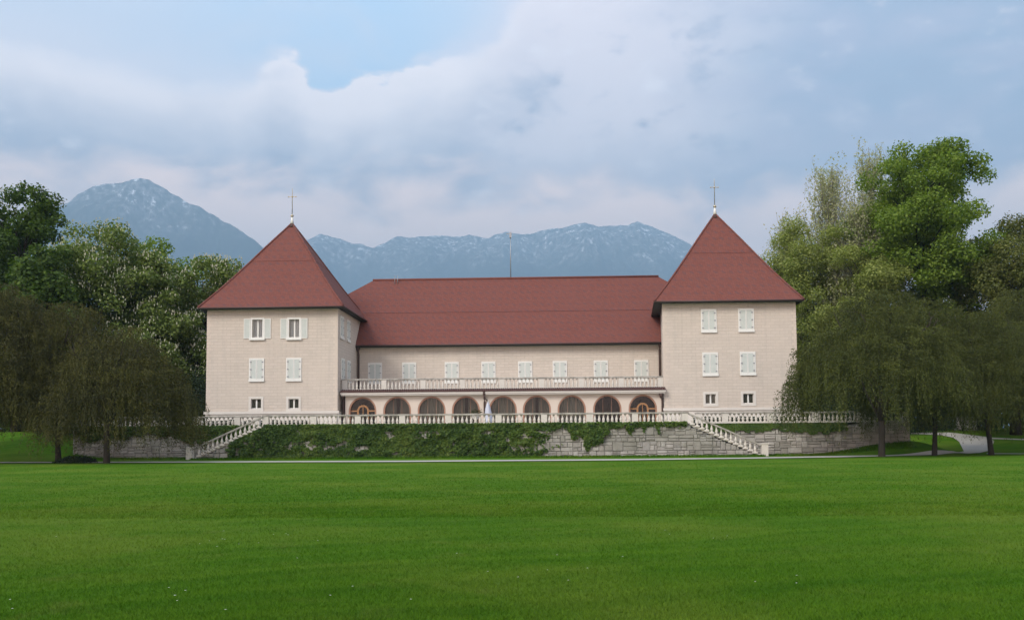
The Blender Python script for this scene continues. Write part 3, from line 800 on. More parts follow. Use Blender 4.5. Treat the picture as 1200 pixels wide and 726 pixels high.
def _gframe(b):
    b.box(-.70, -.48, -.045, .02, -.02, 1.36); b.box(.48, .70, -.045, .02, -.02, 1.36); b.box(-.48, .48, -.045, .02, 1.14, 1.36); b.box(-.48, .48, -.045, .02, -.02, .22)
gr_frame = slab_sub('window', 'trim', _gframe)
gr_sash, gr_pane, gr_cur = _sash(.96, .92), _pane(.96, .92), _curtain(.96, .92, -.48, .48)
gr_cur.materials[0] = M['curtain']
for (x, z), y in [(p, 91) for p in GR_L] + [(p, 92) for p in GR_R]:
    f = place('window', gr_frame, house, (x, y - .003, z))
    sub('sash', gr_sash, f, (0, .16, .22)); sub('pane', gr_pane, f, (0, .16, .22))
    sub('curtain', gr_cur, f, (0, .2, .22))

# --- arcade
ARCH = [-17.98, -14.69, -11.43, -8.19, -4.72, -1.52, 1.74, 5.06, 8.36]
AR, ZS, YA, ZT, DEP = 1.32, 4.26, 92.0, 5.78, .42
AX0, AX1 = -19.62, 10.10
mb = MB(); NS = 24
bounds = [AX0] + [(a + b) / 2 for a, b in zip(ARCH, ARCH[1:])] + [AX1]
for i, c in enumerate(ARCH):
    l, r = bounds[i], bounds[i + 1]
    mb.quad((l, YA, TZ), (c - AR, YA, TZ), (c - AR, YA, ZS), (l, YA, ZS)); mb.quad((c + AR, YA, TZ), (r, YA, TZ), (r, YA, ZS), (c + AR, YA, ZS))
    pts = [(c - AR * math.cos(math.pi * k / NS), ZS + AR * math.sin(math.pi * k / NS)) for k in range(NS + 1)]
    top = [(l if k == 0 else r if k == NS else pts[k][0]) for k in range(NS + 1)]
    mb.quad((l, YA, ZS), (pts[0][0], YA, ZS), (pts[0][0], YA, ZT), (l, YA, ZT)); mb.quad((pts[-1][0], YA, ZS), (r, YA, ZS), (r, YA, ZT), (pts[-1][0], YA, ZT))
    for (x0, z0), (x1, z1) in zip(pts, pts[1:]):
        mb.quad((x0, YA, z0), (x1, YA, z1), (x1, YA, ZT), (x0, YA, ZT))
        mb.quad((x0, YA, z0), (x0, YA + DEP, z0), (x1, YA + DEP, z1), (x1, YA, z1))
    for s in (-1, 1): mb.quad((c + s * AR, YA, TZ), (c + s * AR, YA + DEP, TZ), (c + s * AR, YA + DEP, ZS), (c + s * AR, YA, ZS))
mb.quad((AX0, YA, TZ), (AX0, YA, ZT), (AX0, 99.99, ZT), (AX0, 99.99, TZ)); mb.quad((AX1, YA, TZ), (AX1, 99.99, TZ), (AX1, 99.99, ZT), (AX1, YA, ZT))
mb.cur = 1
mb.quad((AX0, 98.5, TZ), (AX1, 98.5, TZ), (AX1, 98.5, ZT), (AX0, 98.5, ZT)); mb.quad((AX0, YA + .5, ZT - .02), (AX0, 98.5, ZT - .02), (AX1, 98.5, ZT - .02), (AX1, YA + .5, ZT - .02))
mb.build('arcade_wall', ['plaster', 'interior'], house)

def arch_ring(b, r0, r1, y0, y1, n=NS, zb=TZ - ZS):
    """round arched frame, legs down to zb; local to the springing point"""
    path0 = [(-r0, zb)] + [(-r0 * math.cos(math.pi * k / n), r0 * math.sin(math.pi * k / n)) for k in range(n + 1)] + [(r0, zb)]
    path1 = [(-r1, zb)] + [(-r1 * math.cos(math.pi * k / n), r1 * math.sin(math.pi * k / n)) for k in range(n + 1)] + [(r1, zb)]
    for k in range(len(path0) - 1):
        (a, b_), (c, d) = path0[k], path0[k + 1]; (e, f), (g, h) = path1[k], path1[k + 1]
        b.quad((a, y0, b_), (c, y0, d), (g, y0, h), (e, y0, f)); b.quad((a, y1, b_), (a, y0, b_), (e, y0, f), (e, y1, f)) if k == 0 else None
        b.quad((a, y0, b_), (a, y1, b_), (c, y1, d), (c, y0, d)); b.quad((e, y0, f), (g, y0, h), (g, y1, h), (e, y1, f))
b = MB(); arch_ring(b, AR - .15, AR - .004, .03, .40)
for x in (-.40, .40): b.box(x - .014, x + .014, .31, .36, TZ - ZS, 1.08)
aw_me = b.mesh('arched_window', 'archwood')
b = MB(); arch_ring(b, AR - .15, AR - .004, .03, .40); ad_me = b.mesh('arched_window', 'archwood')
b = MB(); q = [(-AR + .15, .335, TZ - ZS)] + [(-(AR - .15) * math.cos(math.pi * k / NS), .335, (AR - .15) * math.sin(math.pi * k / NS)) for k in range(NS + 1)] + [(AR - .15, .335, TZ - ZS)]
b.quad(*q[::-1]); ap_me = b.mesh('pane', 'glass')
b = MB(); arch_ring(b, .40, .56, .24, .33, 16)
b.box(-AR + .15, -.56, .25, .32, -.06, .06); b.box(.56, AR - .15, .25, .32, -.06, .06)
b.box(-.03, .03, .26, .32, TZ - ZS, .40)
dr_me = b.mesh('door_frame', 'doorwood')
def arch_curtain(c, seed, x0, x1):
    rr = random.Random(seed); b = MB(); n = 40; r = AR - .1; pv = None
    for k in range(n + 1):
        x = x0 + (x1 - x0) * k / n; zt = math.sqrt(max(0, r * r - x * x)); y = .62 + .05 * math.sin(k * 1.25 + rr.random()) + .02 * rr.random()
        if pv: b.quad((pv[0], pv[1], TZ - ZS), (x, y, TZ - ZS), (x, y, zt), (pv[0], pv[1], pv[2]), sm=True)
        pv = (x, y, zt)
    return b.mesh('curtain', 'curtain')
for i, c in enumerate(ARCH):
    door = i in (0, 8)
    f = place('arched_window', ad_me if door else aw_me, house, (c, YA, ZS))
    sub('pane', ap_me, f, (0, 0, 0))
    if door:
        sub('door_frame', dr_me, f, (0, 0, 0)); f['label'] = 'arched opening with a golden wooden door frame'
    elif i in (1, 2, 3, 4, 5, 6):
        for x0, x1 in ((-1.2, -.15), (.15, 1.2)) if i % 2 else ((-1.2, 1.2),): sub('curtain', arch_curtain(c, i * 7 + int(x0 * 10), x0, x1), f, (0, 0, 0))

# --- cornice, tile strip and balcony over the arcade
mb = MB(); mb.box(-19.95, 10.42, 91.52, 91.99, 5.68, 5.80); mb.build('cornice', 'trim', house)
mb = MB(); mb.box(-20.0, 10.46, 91.44, 92.1, 5.803, 5.97); mb.build('fascia_board', 'trim', house)
mb = MB(); n = 150; x0, x1 = -20.02, 10.48
for k in range(n):                           # little barrel tiles along the balcony's foot
    a = x0 + (x1 - x0) * (k + .5) / n; r = (x1 - x0) / n / 2
    mb.rings([[(a - r * math.cos(math.pi * j / 4), y, z + r * .9 * math.sin(math.pi * j / 4)) for j in range(5)] for y, z in ((91.36, 5.985), (92.12, 6.22))], cap=True)
mb.build('tile_strip', 'oldtile', house)
mb = MB(); mb.box(-20.0, 10.3, 92.13, 99.99, 6.08, 6.20); mb.build('balcony_floor', 'floor', house)

def baluster_mesh(h, r, seg=8):
    b = MB(); p = [(.95, 0), (.95, .09), (.62, .11), (.72, .16), (1.0, .27), (1.02, .34), (.86, .46), (.60, .62), (.46, .78), (.44, .86), (.66, .88), (.66, .90), (.9, .92), (.9, 1.0)]
    b.lathe((0, 0, 0), [(q * r, z * h) for q, z in p], seg); return b.mesh('baluster', 'bal')

bb = thing  # (alias unused)
balc = MB(); balc.box(-20.03, 10.28, 92.25, 92.55, 6.205, 6.33)
bal_root = balc.build('balcony_balustrade', 'bal', house)
b = MB(); b.box(-20.05, 10.30, 92.22, 92.58, 7.17, 7.31); place('handrail', b.mesh('handrail', 'rail', WL[bal_root.name]), bal_root, WL[bal_root.name])
PB = [-19.74] + [-19.74 + 3.735 * k for k in range(1, 8)] + [10.08]
b = MB(); b.box(-.24, .24, -.14, .14, 0, .84); ped_me = b.mesh('pedestal', 'bal')
bme = baluster_mesh(.84, .105)
for i, x in enumerate(PB):
    place('pedestal', ped_me, bal_root, (x, 92.4, 6.33))
    if i + 1 < len(PB):
        a, c = x + .24, PB[i + 1] - .24; n = 9
        for k in range(n): place('baluster', bme, bal_root, (a + (c - a) * (k + .5) / n, 92.4, 6.33))

# --- rainwater pipes
def pipe(pts, r=.065, hop=None, mat='gutter'):
    mb = MB(); mb.tube(pts, r, 8)
    if hop: mb.lathe(hop, [(.09, 0), (.20, .28), (.22, .42), (.20, .45)], 8)
    return mb.build('downpipe', mat, house)
pipe([(-19.95, 99.3, 11.0), (-19.95, 99.75, 10.6), (-19.95, 99.88, 10.3), (-19.95, 99.88, 6.2)], .10, (-19.95, 99.55, 10.55))
pipe([(10.75, 99.3, 11.0), (10.85, 99.6, 10.7), (10.85, 99.85, 10.4), (10.85, 99.85, 6.2)], .10)
pipe([(-19.78, 91.6, 5.7), (-19.78, 91.85, 5.4), (-19.78, 91.9, 5.2), (-19.78, 91.9, TZ)], .085)
pipe([(10.12, 91.6, 5.7), (10.16, 91.85, 5.4), (10.16, 91.88, 5.2), (10.16, 91.88, TZ)], .085, (10.05, 91.7, 5.2))
pipe([(-6.42, 91.55, 5.66), (-6.42, 91.7, 5.3), (-6.42, 91.9, 5.0), (-6.42, 91.9, TZ)], .10, (-6.44, 91.6, 5.55))
b = MB(); b.tube([(-6.05, 91.9, 5.05), (-6.3, 91.75, 5.25), (-6.42, 91.6, 5.45)], .05, 6); b.build('pipe_branch', 'gutter', house)

# ------------------------------------------------------------------ retaining walls of rough blocks
rw = random.Random(21)
def block_wall(x0, x1, y, zb, ztop, back=.5):
    """irregular rough blocks proud of a dark core: tall courses split into single big stones, pairs and stacks of thin ones; ztop(x) gives the crest"""
    mb = MB(); z = zb
    def stone(a, c, u0, u1):
        a, c = max(a, x0), min(c, x1)
        if c - a < .08: return
        tp = min(ztop(a), ztop(c))
        if u1 > tp + .14:
            if c - a > .45: m_ = (a + c) / 2; stone(a, m_, u0, u1); stone(m_, c, u0, u1); return
            u1 = tp
            if u1 - u0 < .07: return
        g = .005 + .012 * rw.random(); d = rw.uniform(.0, .06); i = len(mb.v); e = .02 + .025 * rw.random()
        j = lambda: rw.uniform(-.014, .014)
        fr = [(a + g + e, y - d - .05, u0 + g + e), (c - g - e, y - d - .05 + j(), u0 + g + e), (c - g - e, y - d - .05 + j(), u1 - g - e), (a + g + e, y - d - .05 + j(), u1 - g - e)]
        bk = [(a + g + j(), y - d, u0 + g + j()), (c - g + j(), y - d, u0 + g + j()), (c - g + j(), y - d, u1 - g + j()), (a + g + j(), y - d, u1 - g + j())]
        b2 = [(p[0], y + .06, p[2]) for p in bk]
        mb.v += fr + bk + b2
        mb.f.append((i, i + 1, i + 2, i + 3)); mb.mi.append(0); mb.sm.append(False)
        for k in range(4):
            q = (k + 1) % 4
            mb.f.append((i + 4 + k, i + 4 + q, i + q, i + k)); mb.mi.append(0); mb.sm.append(False)
            mb.f.append((i + 8 + k, i + 8 + q, i + 4 + q, i + 4 + k)); mb.mi.append(0); mb.sm.append(False)
    while z < zb + 3.4:
        H = rw.uniform(.50, .78); x = x0 - rw.random() * .4
        while x < x1:
            q = rw.random()
            if q < .22:
                wd = H * rw.uniform(.7, 1.5); stone(x, x + wd, z, z + H)
            elif q < .75:
                wd = rw.uniform(.45, 1.2); s = z + H * rw.uniform(.35, .65)
                for u0, u1 in ((z, s), (s, z + H)):
                    if rw.random() < .45: m_ = x + wd * rw.uniform(.35, .65); stone(x, m_, u0, u1); stone(m_, x + wd, u0, u1)
                    else: stone(x, x + wd, u0, u1)
            else:
                wd = rw.uniform(.4, .95); s1 = z + H * rw.uniform(.25, .4); s2 = z + H * rw.uniform(.6, .75)
                for u0, u1 in ((z, s1), (s1, s2), (s2, z + H)): stone(x, x + wd, u0, u1)
            x += wd
        z += H
    mb.cur = 1; n = max(2, int((x1 - x0) / .3))
    for k in range(n):
        a, c = x0 + (x1 - x0) * k / n, x0 + (x1 - x0) * (k + 1) / n
        ta, tc = max(zb + .02, ztop(a) - .02), max(zb + .02, ztop(c) - .02)
        mb.quad((a, y, zb - .4), (c, y, zb - .4), (c, y, tc), (a, y, ta)); mb.quad((a, y, ta), (c, y, tc), (c, y + back, tc), (a, y + back, ta))
    return mb
def stair_top(x):
    if x < -24.1: return max(.1, TZ - .15 - (-24.1 - x) * 2.62 / 5.95)
    if x > 11.1: return max(.1, TZ - .15 - (x - 11.1) * 2.62 / 5.95)
    return TZ - .03
cw = block_wall(-30.1, 17.1, 81.0, -.05, stair_top, .25)
cwall = cw.build('retaining_wall', ['block', 'mortar'], None, (-6.5, 81, 0))
tag(cwall, 'central rough grey stone retaining wall under the terrace, half covered in ivy', 'stone wall')
def crest_r(x): return 2.16 + .06 * math.sin(x * 1.1) + (.55 * float(S((x - 23.5) / 2.5)))
ow = block_wall(12.3, 29.6, 83.0, -.05, lambda x: min(crest_r(x), TZ - .02), .3)
ow.cur = 1; ow.quad((29.6, 83, -.4), (29.6, 112, -.4), (29.6, 112, TZ - .02), (29.6, 83, TZ - .02))
o = ow.build('retaining_wall', ['block', 'mortar'], None, (21, 83, 0)); tag(o, 'pale grey stone retaining wall right of the descending stairs, grassy along its crest', 'stone wall')
ow = block_wall(-41.3, -24.3, 83.0, -.05, lambda x: TZ - .02, .3)
ow.cur = 1; ow.quad((-41.3, 112, -.4), (-41.3, 83, -.4), (-41.3, 83, TZ - .02), (-41.3, 112, TZ - .02))
o = ow.build('retaining_wall', ['block', 'mortar'], None, (-33, 83, 0)); tag(o, 'shaded stone retaining wall behind the drooping trees left of the stairs', 'stone wall')

# ------------------------------------------------------------------ terrace balustrades
tb_me = baluster_mesh(.66, .118)
b = MB(); b.box(-.25, .25, -.17, .17, 0, .665); tped_me = b.mesh('pedestal', 'bal')
def balustrade(label, y, peds, n_per, x0, x1):
    t = thing('stone_balustrade', label, 'balustrade', ((x0 + x1) / 2, y, TZ), 'stone balustrades along the terrace edge')
    b = MB(); b.box(x0, x1, y - .2, y + .2, TZ + .002, TZ + .14); b.build('plinth', 'bal', t)
    b = MB(); b.box(x0 - .03, x1 + .03, y - .19, y + .19, TZ + .805, TZ + .93); b.build('handrail', 'rail', t)
    for i, p in enumerate(peds):
        place('pedestal', tped_me, t, (p, y, TZ + .14))
        if i + 1 < len(peds):
            a, c = p + .25, peds[i + 1] - .25; n = max(1, round((c - a) / n_per))
            for k in range(n): place('baluster', tb_me, t, (a + (c - a) * (k + .5) / n, y, TZ + .14))
    return t
balustrade('long central balustrade in front of the arcade, between the two stairs', 81.15, [-23.98, -19.95, -16.23, -12.52, -8.69, -4.52, -.75, 3.0, 6.71, 10.78], .36, -24.25, 11.05)
balustrade('left balustrade running behind the drooping trees to the terrace corner', 83.1, [-41.1, -37.55, -34.05, -30.53, -27.01, -25.3], .36, -41.35, -25.05)
balustrade('right balustrade above the grassy wall crest, ending behind the drooping tree', 83.25, [12.2, 14.42, 18.17, 21.9, 25.6, 29.35], .36, 11.95, 29.6)

# ------------------------------------------------------------------ outdoor stairs
def stairs(label, xt, xb, s):
    t = thing('garden_stairs', label, 'stairs', (xb, 82, 0), 'garden stairs down from the terrace')
    n = 15; run = abs(xb - xt) / n; rise = TZ / n
    m = MB()
    for k in range(n):
        z1 = TZ - rise * k - .001; xa = xt + s * run * k; xc = xa + s * (run + .03)
        m.box(min(xa, xc), max(xa, xc), 80.86, 82.9, z1 - .13, z1)
        m.box(min(xa, xa + s * run), max(xa, xa + s * run), 81.0, 82.88, max(-.1, z1 - .6), z1 - .131)
    m.build('steps', 'trim', t)
    hz_ = .66
    for k in range(n - 1):
        z = TZ - rise * k; x = xt + s * run * (k + .62)
        place('baluster', tb_me, t, (x, 81.0, z - .02))
    p0 = Vector((xt - s * .1, 81.0, TZ + .79)); p1 = Vector((xb + s * .05, 81.0, rise * 1 + .66))
    m = MB(); dz_ = .065
    m.hexa([p1 + Vector((0, -.16, -dz_)), p0 + Vector((0, -.16, -dz_)), p0 + Vector((0, .16, -dz_)), p1 + Vector((0, .16, -dz_)),
            p1 + Vector((0, -.16, dz_)), p0 + Vector((0, -.16, dz_)), p0 + Vector((0, .16, dz_)), p1 + Vector((0, .16, dz_))])
    m.build('handrail', 'rail', t)
    m = MB(); x = xb + s * .22
    m.box(x - .26, x + .26, 80.74, 81.26, -.1, .96); m.box(x - .30, x + .30, 80.70, 81.30, .96, 1.06); m.build('newel_post', 'bal', t)
stairs('stone stairs with balusters descending to the left end, beside the ivy', -24.3, -30.1, -1)
stairs('stone stairs with balusters descending to the right across bare stone wall', 11.15, 16.95, 1)

# ------------------------------------------------------------------ leaf helpers
def leaf_quads(P, nrm, size, aspect=1., rs_=None, droop=None):
    """one bent-free leaf quad per point: centre P, normal nrm (both (n,3)), size (n,)"""
    n = len(P); r = rs_
    nrm = nrm / np.maximum(1e-6, np.linalg.norm(nrm, axis=1, keepdims=True))
    a = r.randn(n, 3) if droop is None else droop + r.randn(n, 3) * .25
    a = a - nrm * (a * nrm).sum(1, keepdims=True); a /= np.maximum(1e-6, np.linalg.norm(a, axis=1, keepdims=True))
    b = np.cross(nrm, a); L = (size * .5)[:, None]
    V = np.empty((n, 4, 3))
    V[:, 0] = P - a * L; V[:, 1] = P + b * L * aspect * .8 - a * L * .1; V[:, 2] = P + a * L; V[:, 3] = P - b * L * aspect * .8 - a * L * .1
    return V

# ------------------------------------------------------------------ ivy and grass on the walls
ri = np.random.RandomState(3)
def ivy(label, cat, n, x0, x1, y, keep, mat='lf_ivy', size=.19, z0=-.02, z1=TZ + .12, name='ivy', thick=.42):
    X = x0 + (x1 - x0) * ri.rand(n); Z = z0 + (z1 - z0) * ri.rand(n)
    k = keep(X, Z) > ri.rand(n); X, Z = X[k], Z[k]; m = len(X)
    bulge = thick * (.12 + 1.5 * np.clip(fbm(X * 1.7 + 3, Z * 2.0 + 7, 4) - .22, 0, 1))
    Y = y - .06 - bulge * ri.rand(m) ** .6
    N = np.stack([ri.randn(m) * .7, -np.ones(m), .65 + ri.randn(m) * .6], -1)
    V = leaf_quads(np.stack([X, Y, Z], -1), N, size * (.6 + .8 * ri.rand(m)), 1.05, ri)
    o = place(name, np_mesh(name, V - np.array([(x0 + x1) / 2, y, 0]), 4, mat), None, ((x0 + x1) / 2, y, 0)); tag(o, label, cat); return o
def keep_main(X, Z):
    n = fbm(X * .42 + 5, Z * .9 + 1, 4); n2 = fbm(X * 1.6, Z * 2.4, 3)
    lim = stair_top_v(X)
    left = S((X + 27.6 - .9 * (n - .5) * 4) / .8) * (1 - S((X + .9 - (n - .5) * 5 + (TZ - Z) * .2) / 1.2))
    hole = S((n2 * .75 + n * .4 - .575) / .09) * S((Z - .15) / .2) * .96
    mid = 1 - .75 * S((X + 7.5) / 4) * S((fbm(X * .5 + 31, Z * .7, 3) - .42) / .06) * (Z < 1.7)
    return left * (1 - hole * (1 - S((Z - 2.2) / .25))) * mid * (Z < lim + .12)
def stair_top_v(X): return np.where(X < -24.1, np.maximum(.1, TZ - .2 - (-24.1 - X) * 2.62 / 5.95), TZ)
ivy('dense dark green ivy covering the left and middle of the central wall', 'ivy', 46000, -29.5, 1.2, 81, keep_main)
def keep_hang(X, Z):
    n = fbm(X * .8 + 2, X * 0 + 4, 4); ln = .22 + .5 * n
    ln = ln + 1.35 * np.exp(-((X - 3.4) / 1.0) ** 2) * (.6 + .8 * n) + .85 * np.exp(-((X - 1.7) / .55) ** 2) + 1.0 * np.exp(-((X - 2.7) / .3) ** 2)
    ln = ln + .55 * np.exp(-((X - 7.4) / .16) ** 2) + .55 * np.exp(-((X - 6.3) / .2) ** 2) + .4 * np.exp(-((X - 8.6) / .25) ** 2)
    f2 = fbm(X * 3.1, Z * 3.1 + 11, 3)
    return S((Z - (TZ + .06 - ln) + (f2 - .45) * .9) / .30) * (.25 + .75 * S((f2 - .28) / .2))
ivy('dark ivy hanging in ragged tongues over the bare right half of the wall', 'ivy', 20000, -.6, 10.9, 81, keep_hang, z0=.4)
ivy('shaded ivy spilling over the wall behind the left stairs', 'ivy', 9000, -30.6, -24.4, 83, lambda X, Z: S((Z - (1.0 + 1.6 * fbm(X * .8, X * 0 + 9, 3))) / .25) * .9, z0=.3)
ivy('sparse shaded ivy on the wall under the left drooping trees', 'ivy', 12000, -41, -30.7, 83, lambda X, Z: S((Z - (.6 + 2.4 * fbm(X * .6, X * 0 + 2, 3))) / .3) * .8, z0=.1)
# grass and moss ledge on the right wall
def ledge(n):
    X = 12.6 + 11.9 * ri.rand(n); v = ri.rand(n)
    top = TZ + .06; cr = np.array([crest_r(x) for x in X]) + .12 - .75 * np.floor(4 * fbm(X * 1.1, X * 0, 2)) / 4 - .25 * fbm(X * 4.3, X * 0, 3)
    Z = cr + (top - cr) * v; Y = 82.86 + .30 * v - .06 * ri.rand(n)
    N = np.stack([ri.randn(n) * .5, -np.ones(n), .9 + ri.randn(n) * .4], -1)
    return leaf_quads(np.stack([X, Y, Z], -1), N, .12 * (.6 + .8 * ri.rand(n)), .55, ri)
o = place('moss_bank', np_mesh('moss_bank', ledge(16000) - np.array([18.5, 83, 2.2]), 4, 'lf_ivy'), None, (18.5, 83, 2.2)); tag(o, 'bright green moss and grass on the crest of the right wall', 'moss bank', kind='stuff')
# taller rough grass at the foot of the walls
def tuft(n, x0, x1, y0, y1, h):
    x = x0 + (x1 - x0) * ri.rand(n); y = y0 + (y1 - y0) * ri.rand(n) ** .6; z = hgt(x, y); a = ri.rand(n) * np.pi; wd = .02 + .015 * ri.rand(n); hh = h * (.4 + ri.rand(n))
    V = np.empty((n, 3, 3)); V[:, 0] = np.stack([x - np.cos(a) * wd, y - np.sin(a) * wd, z], -1); V[:, 1] = np.stack([x + np.cos(a) * wd, y + np.sin(a) * wd, z], -1)
    V[:, 2] = np.stack([x + ri.randn(n) * .05, y + ri.randn(n) * .05, z + hh], -1); return V
o = place('rough_grass', np_mesh('rough_grass', np.concatenate([tuft(14000, -30, 17, 79.6, 80.95, .16), tuft(5000, 17, 29.6, 81.4, 82.95, .16), tuft(4000, -41, -30.7, 80, 82.95, .2)]), 3, 'blade')); tag(o, 'longer uncut grass along the foot of the stone walls', 'grass', kind='stuff')

# ------------------------------------------------------------------ low hedges in front of the towers, seen between the balusters
def hedge(label, x0, x1, y, h):
    n = int((x1 - x0) * 420); X = x0 + (x1 - x0) * ri.rand(n); t = ri.rand(n)
    hh = h * (.75 + .5 * fbm(X * 1.3 + 40, X * 0, 3)); side = ri.rand(n) < .6
    Z = TZ + np.where(side, t * hh, hh + ri.randn(n) * .03); Y = np.where(side, y - .3 + ri.randn(n) * .05, y - .3 + .6 * t)
    N = np.stack([ri.randn(n) * .6, np.where(side, -1., -.3) + ri.randn(n) * .3, np.where(side, .2, 1.) + ri.randn(n) * .3], -1)
    V = leaf_quads(np.stack([X, Y, Z], -1), N, .11 * (.6 + .8 * ri.rand(n)), .8, ri); c = ((x0 + x1) / 2, y, TZ)
    o = thing('low_hedge', label, 'hedge', c, 'clipped hedges at the foot of the towers')
    place('leaves', np_mesh('leaves', V - np.array(c), 4, 'lf_hedge'), o, c)
    b = MB(); b.box(x0 + .05, x1 - .05, y - .24, y + .24, TZ, TZ + h * .72); b.build('twigs', 'bark', o)
hedge('low clipped dark hedge at the foot of the left tower', -31.9, -21.3, 88.6, .62)
hedge('low clipped dark hedge at the foot of the right tower', 12.6, 23.5, 89.2, .62)

# ------------------------------------------------------------------ terrace furniture
t = thing('closed_parasol', 'closed bluish white parasol standing on the terrace before the arcade', 'parasol', (-5.62, 85.0, TZ))
b = MB(); ns = 16; prof = [(.34, .25), (.31, .4), (.27, .75), (.24, 1.1), (.19, 1.45), (.12, 1.75), (.05, 1.98), (.01, 2.05)]
b.rings([[(-5.62 + r * (1 + (.28 if j % 2 else -.2)) * math.cos(2 * math.pi * j / ns) + .03 * math.sin(z * 3), 85.0 + r * (1 + (.28 if j % 2 else -.2)) * math.sin(2 * math.pi * j / ns), TZ + z) for j in range(ns)] for r, z in prof])
b.build('canopy', 'fabric', t)
b = MB(); b.lathe((-5.62, 85, TZ), [(.035, 0), (.035, 2.12), (.05, 2.14), (.01, 2.2)], 8); b.build('pole', 'whitepaint', t)
b = MB(); b.lathe((-5.62, 85, TZ), [(.34, 0), (.34, .07), (.08, .10), (.06, .2)], 12); b.build('base', 'zinc', t)
t = thing('stone_planter', 'pale stone urn with a drooping brown plant beside the closed parasol', 'planter', (-6.75, 85.3, TZ))
b = MB(); b.lathe((-6.75, 85.3, TZ), [(.22, 0), (.22, .1), (.12, .16), (.12, .5), (.30, .62), (.36, .95), (.40, 1.0), (.36, 1.04), (.3, 1.0)], 12); b.build('urn', 'bal', t)
n = 260; q = ri.randn(n, 3) * np.array([.26, .26, .13]) + np.array([-6.75, 85.3, TZ + 1.18])
place('plant', np_mesh('plant', leaf_quads(q, ri.randn(n, 3) + np.array([0, -.4, .6]), .13 * (.6 + .8 * ri.rand(n)), .5, ri) - np.array([-6.75, 85.3, TZ]), 4, 'lf_weep'), t, (-6.75, 85.3, TZ))
b = MB(); z = float(hgt(43.4, 105)) - .1
for i in range(4): b.box(42.4 + i * .5, 42.88 + i * .5, 105.0, 105.4, z + .3, z + 1.45 + .04 * (i % 2))
b.cur = 1; b.box(42.2, 44.6, 104.95, 105.45, z - .2, z + .3); b.box(42.3, 44.5, 104.93, 105.47, z + 1.5, z + 1.6)
o = b.build('garden_wall', ['block', 'mortar'], None, (43.4, 105.2, z)); tag(o, 'short low grey garden wall half hidden under the trees beyond the path', 'garden wall')
# ------------------------------------------------------------------ trees
rt = np.random.RandomState(77)
def limb_path(a, b, sag, n=6, wob=.25):
    a, b = np.array(a, float), np.array(b, float); out = []
    L = np.linalg.norm(b - a)
    for k in range(n + 1):
        t = k / n; p = a * (1 - t) + b * t; p = p + np.array([0, 0, sag * L * math.sin(math.pi * t)])
        if 0 < k < n: p = p + rt.randn(3) * wob * L * .06
        out.append(tuple(p))
    return out
def taper(r0, r1, n): return [r0 + (r1 - r0) * (k / n) ** .8 for k in range(n + 1)]

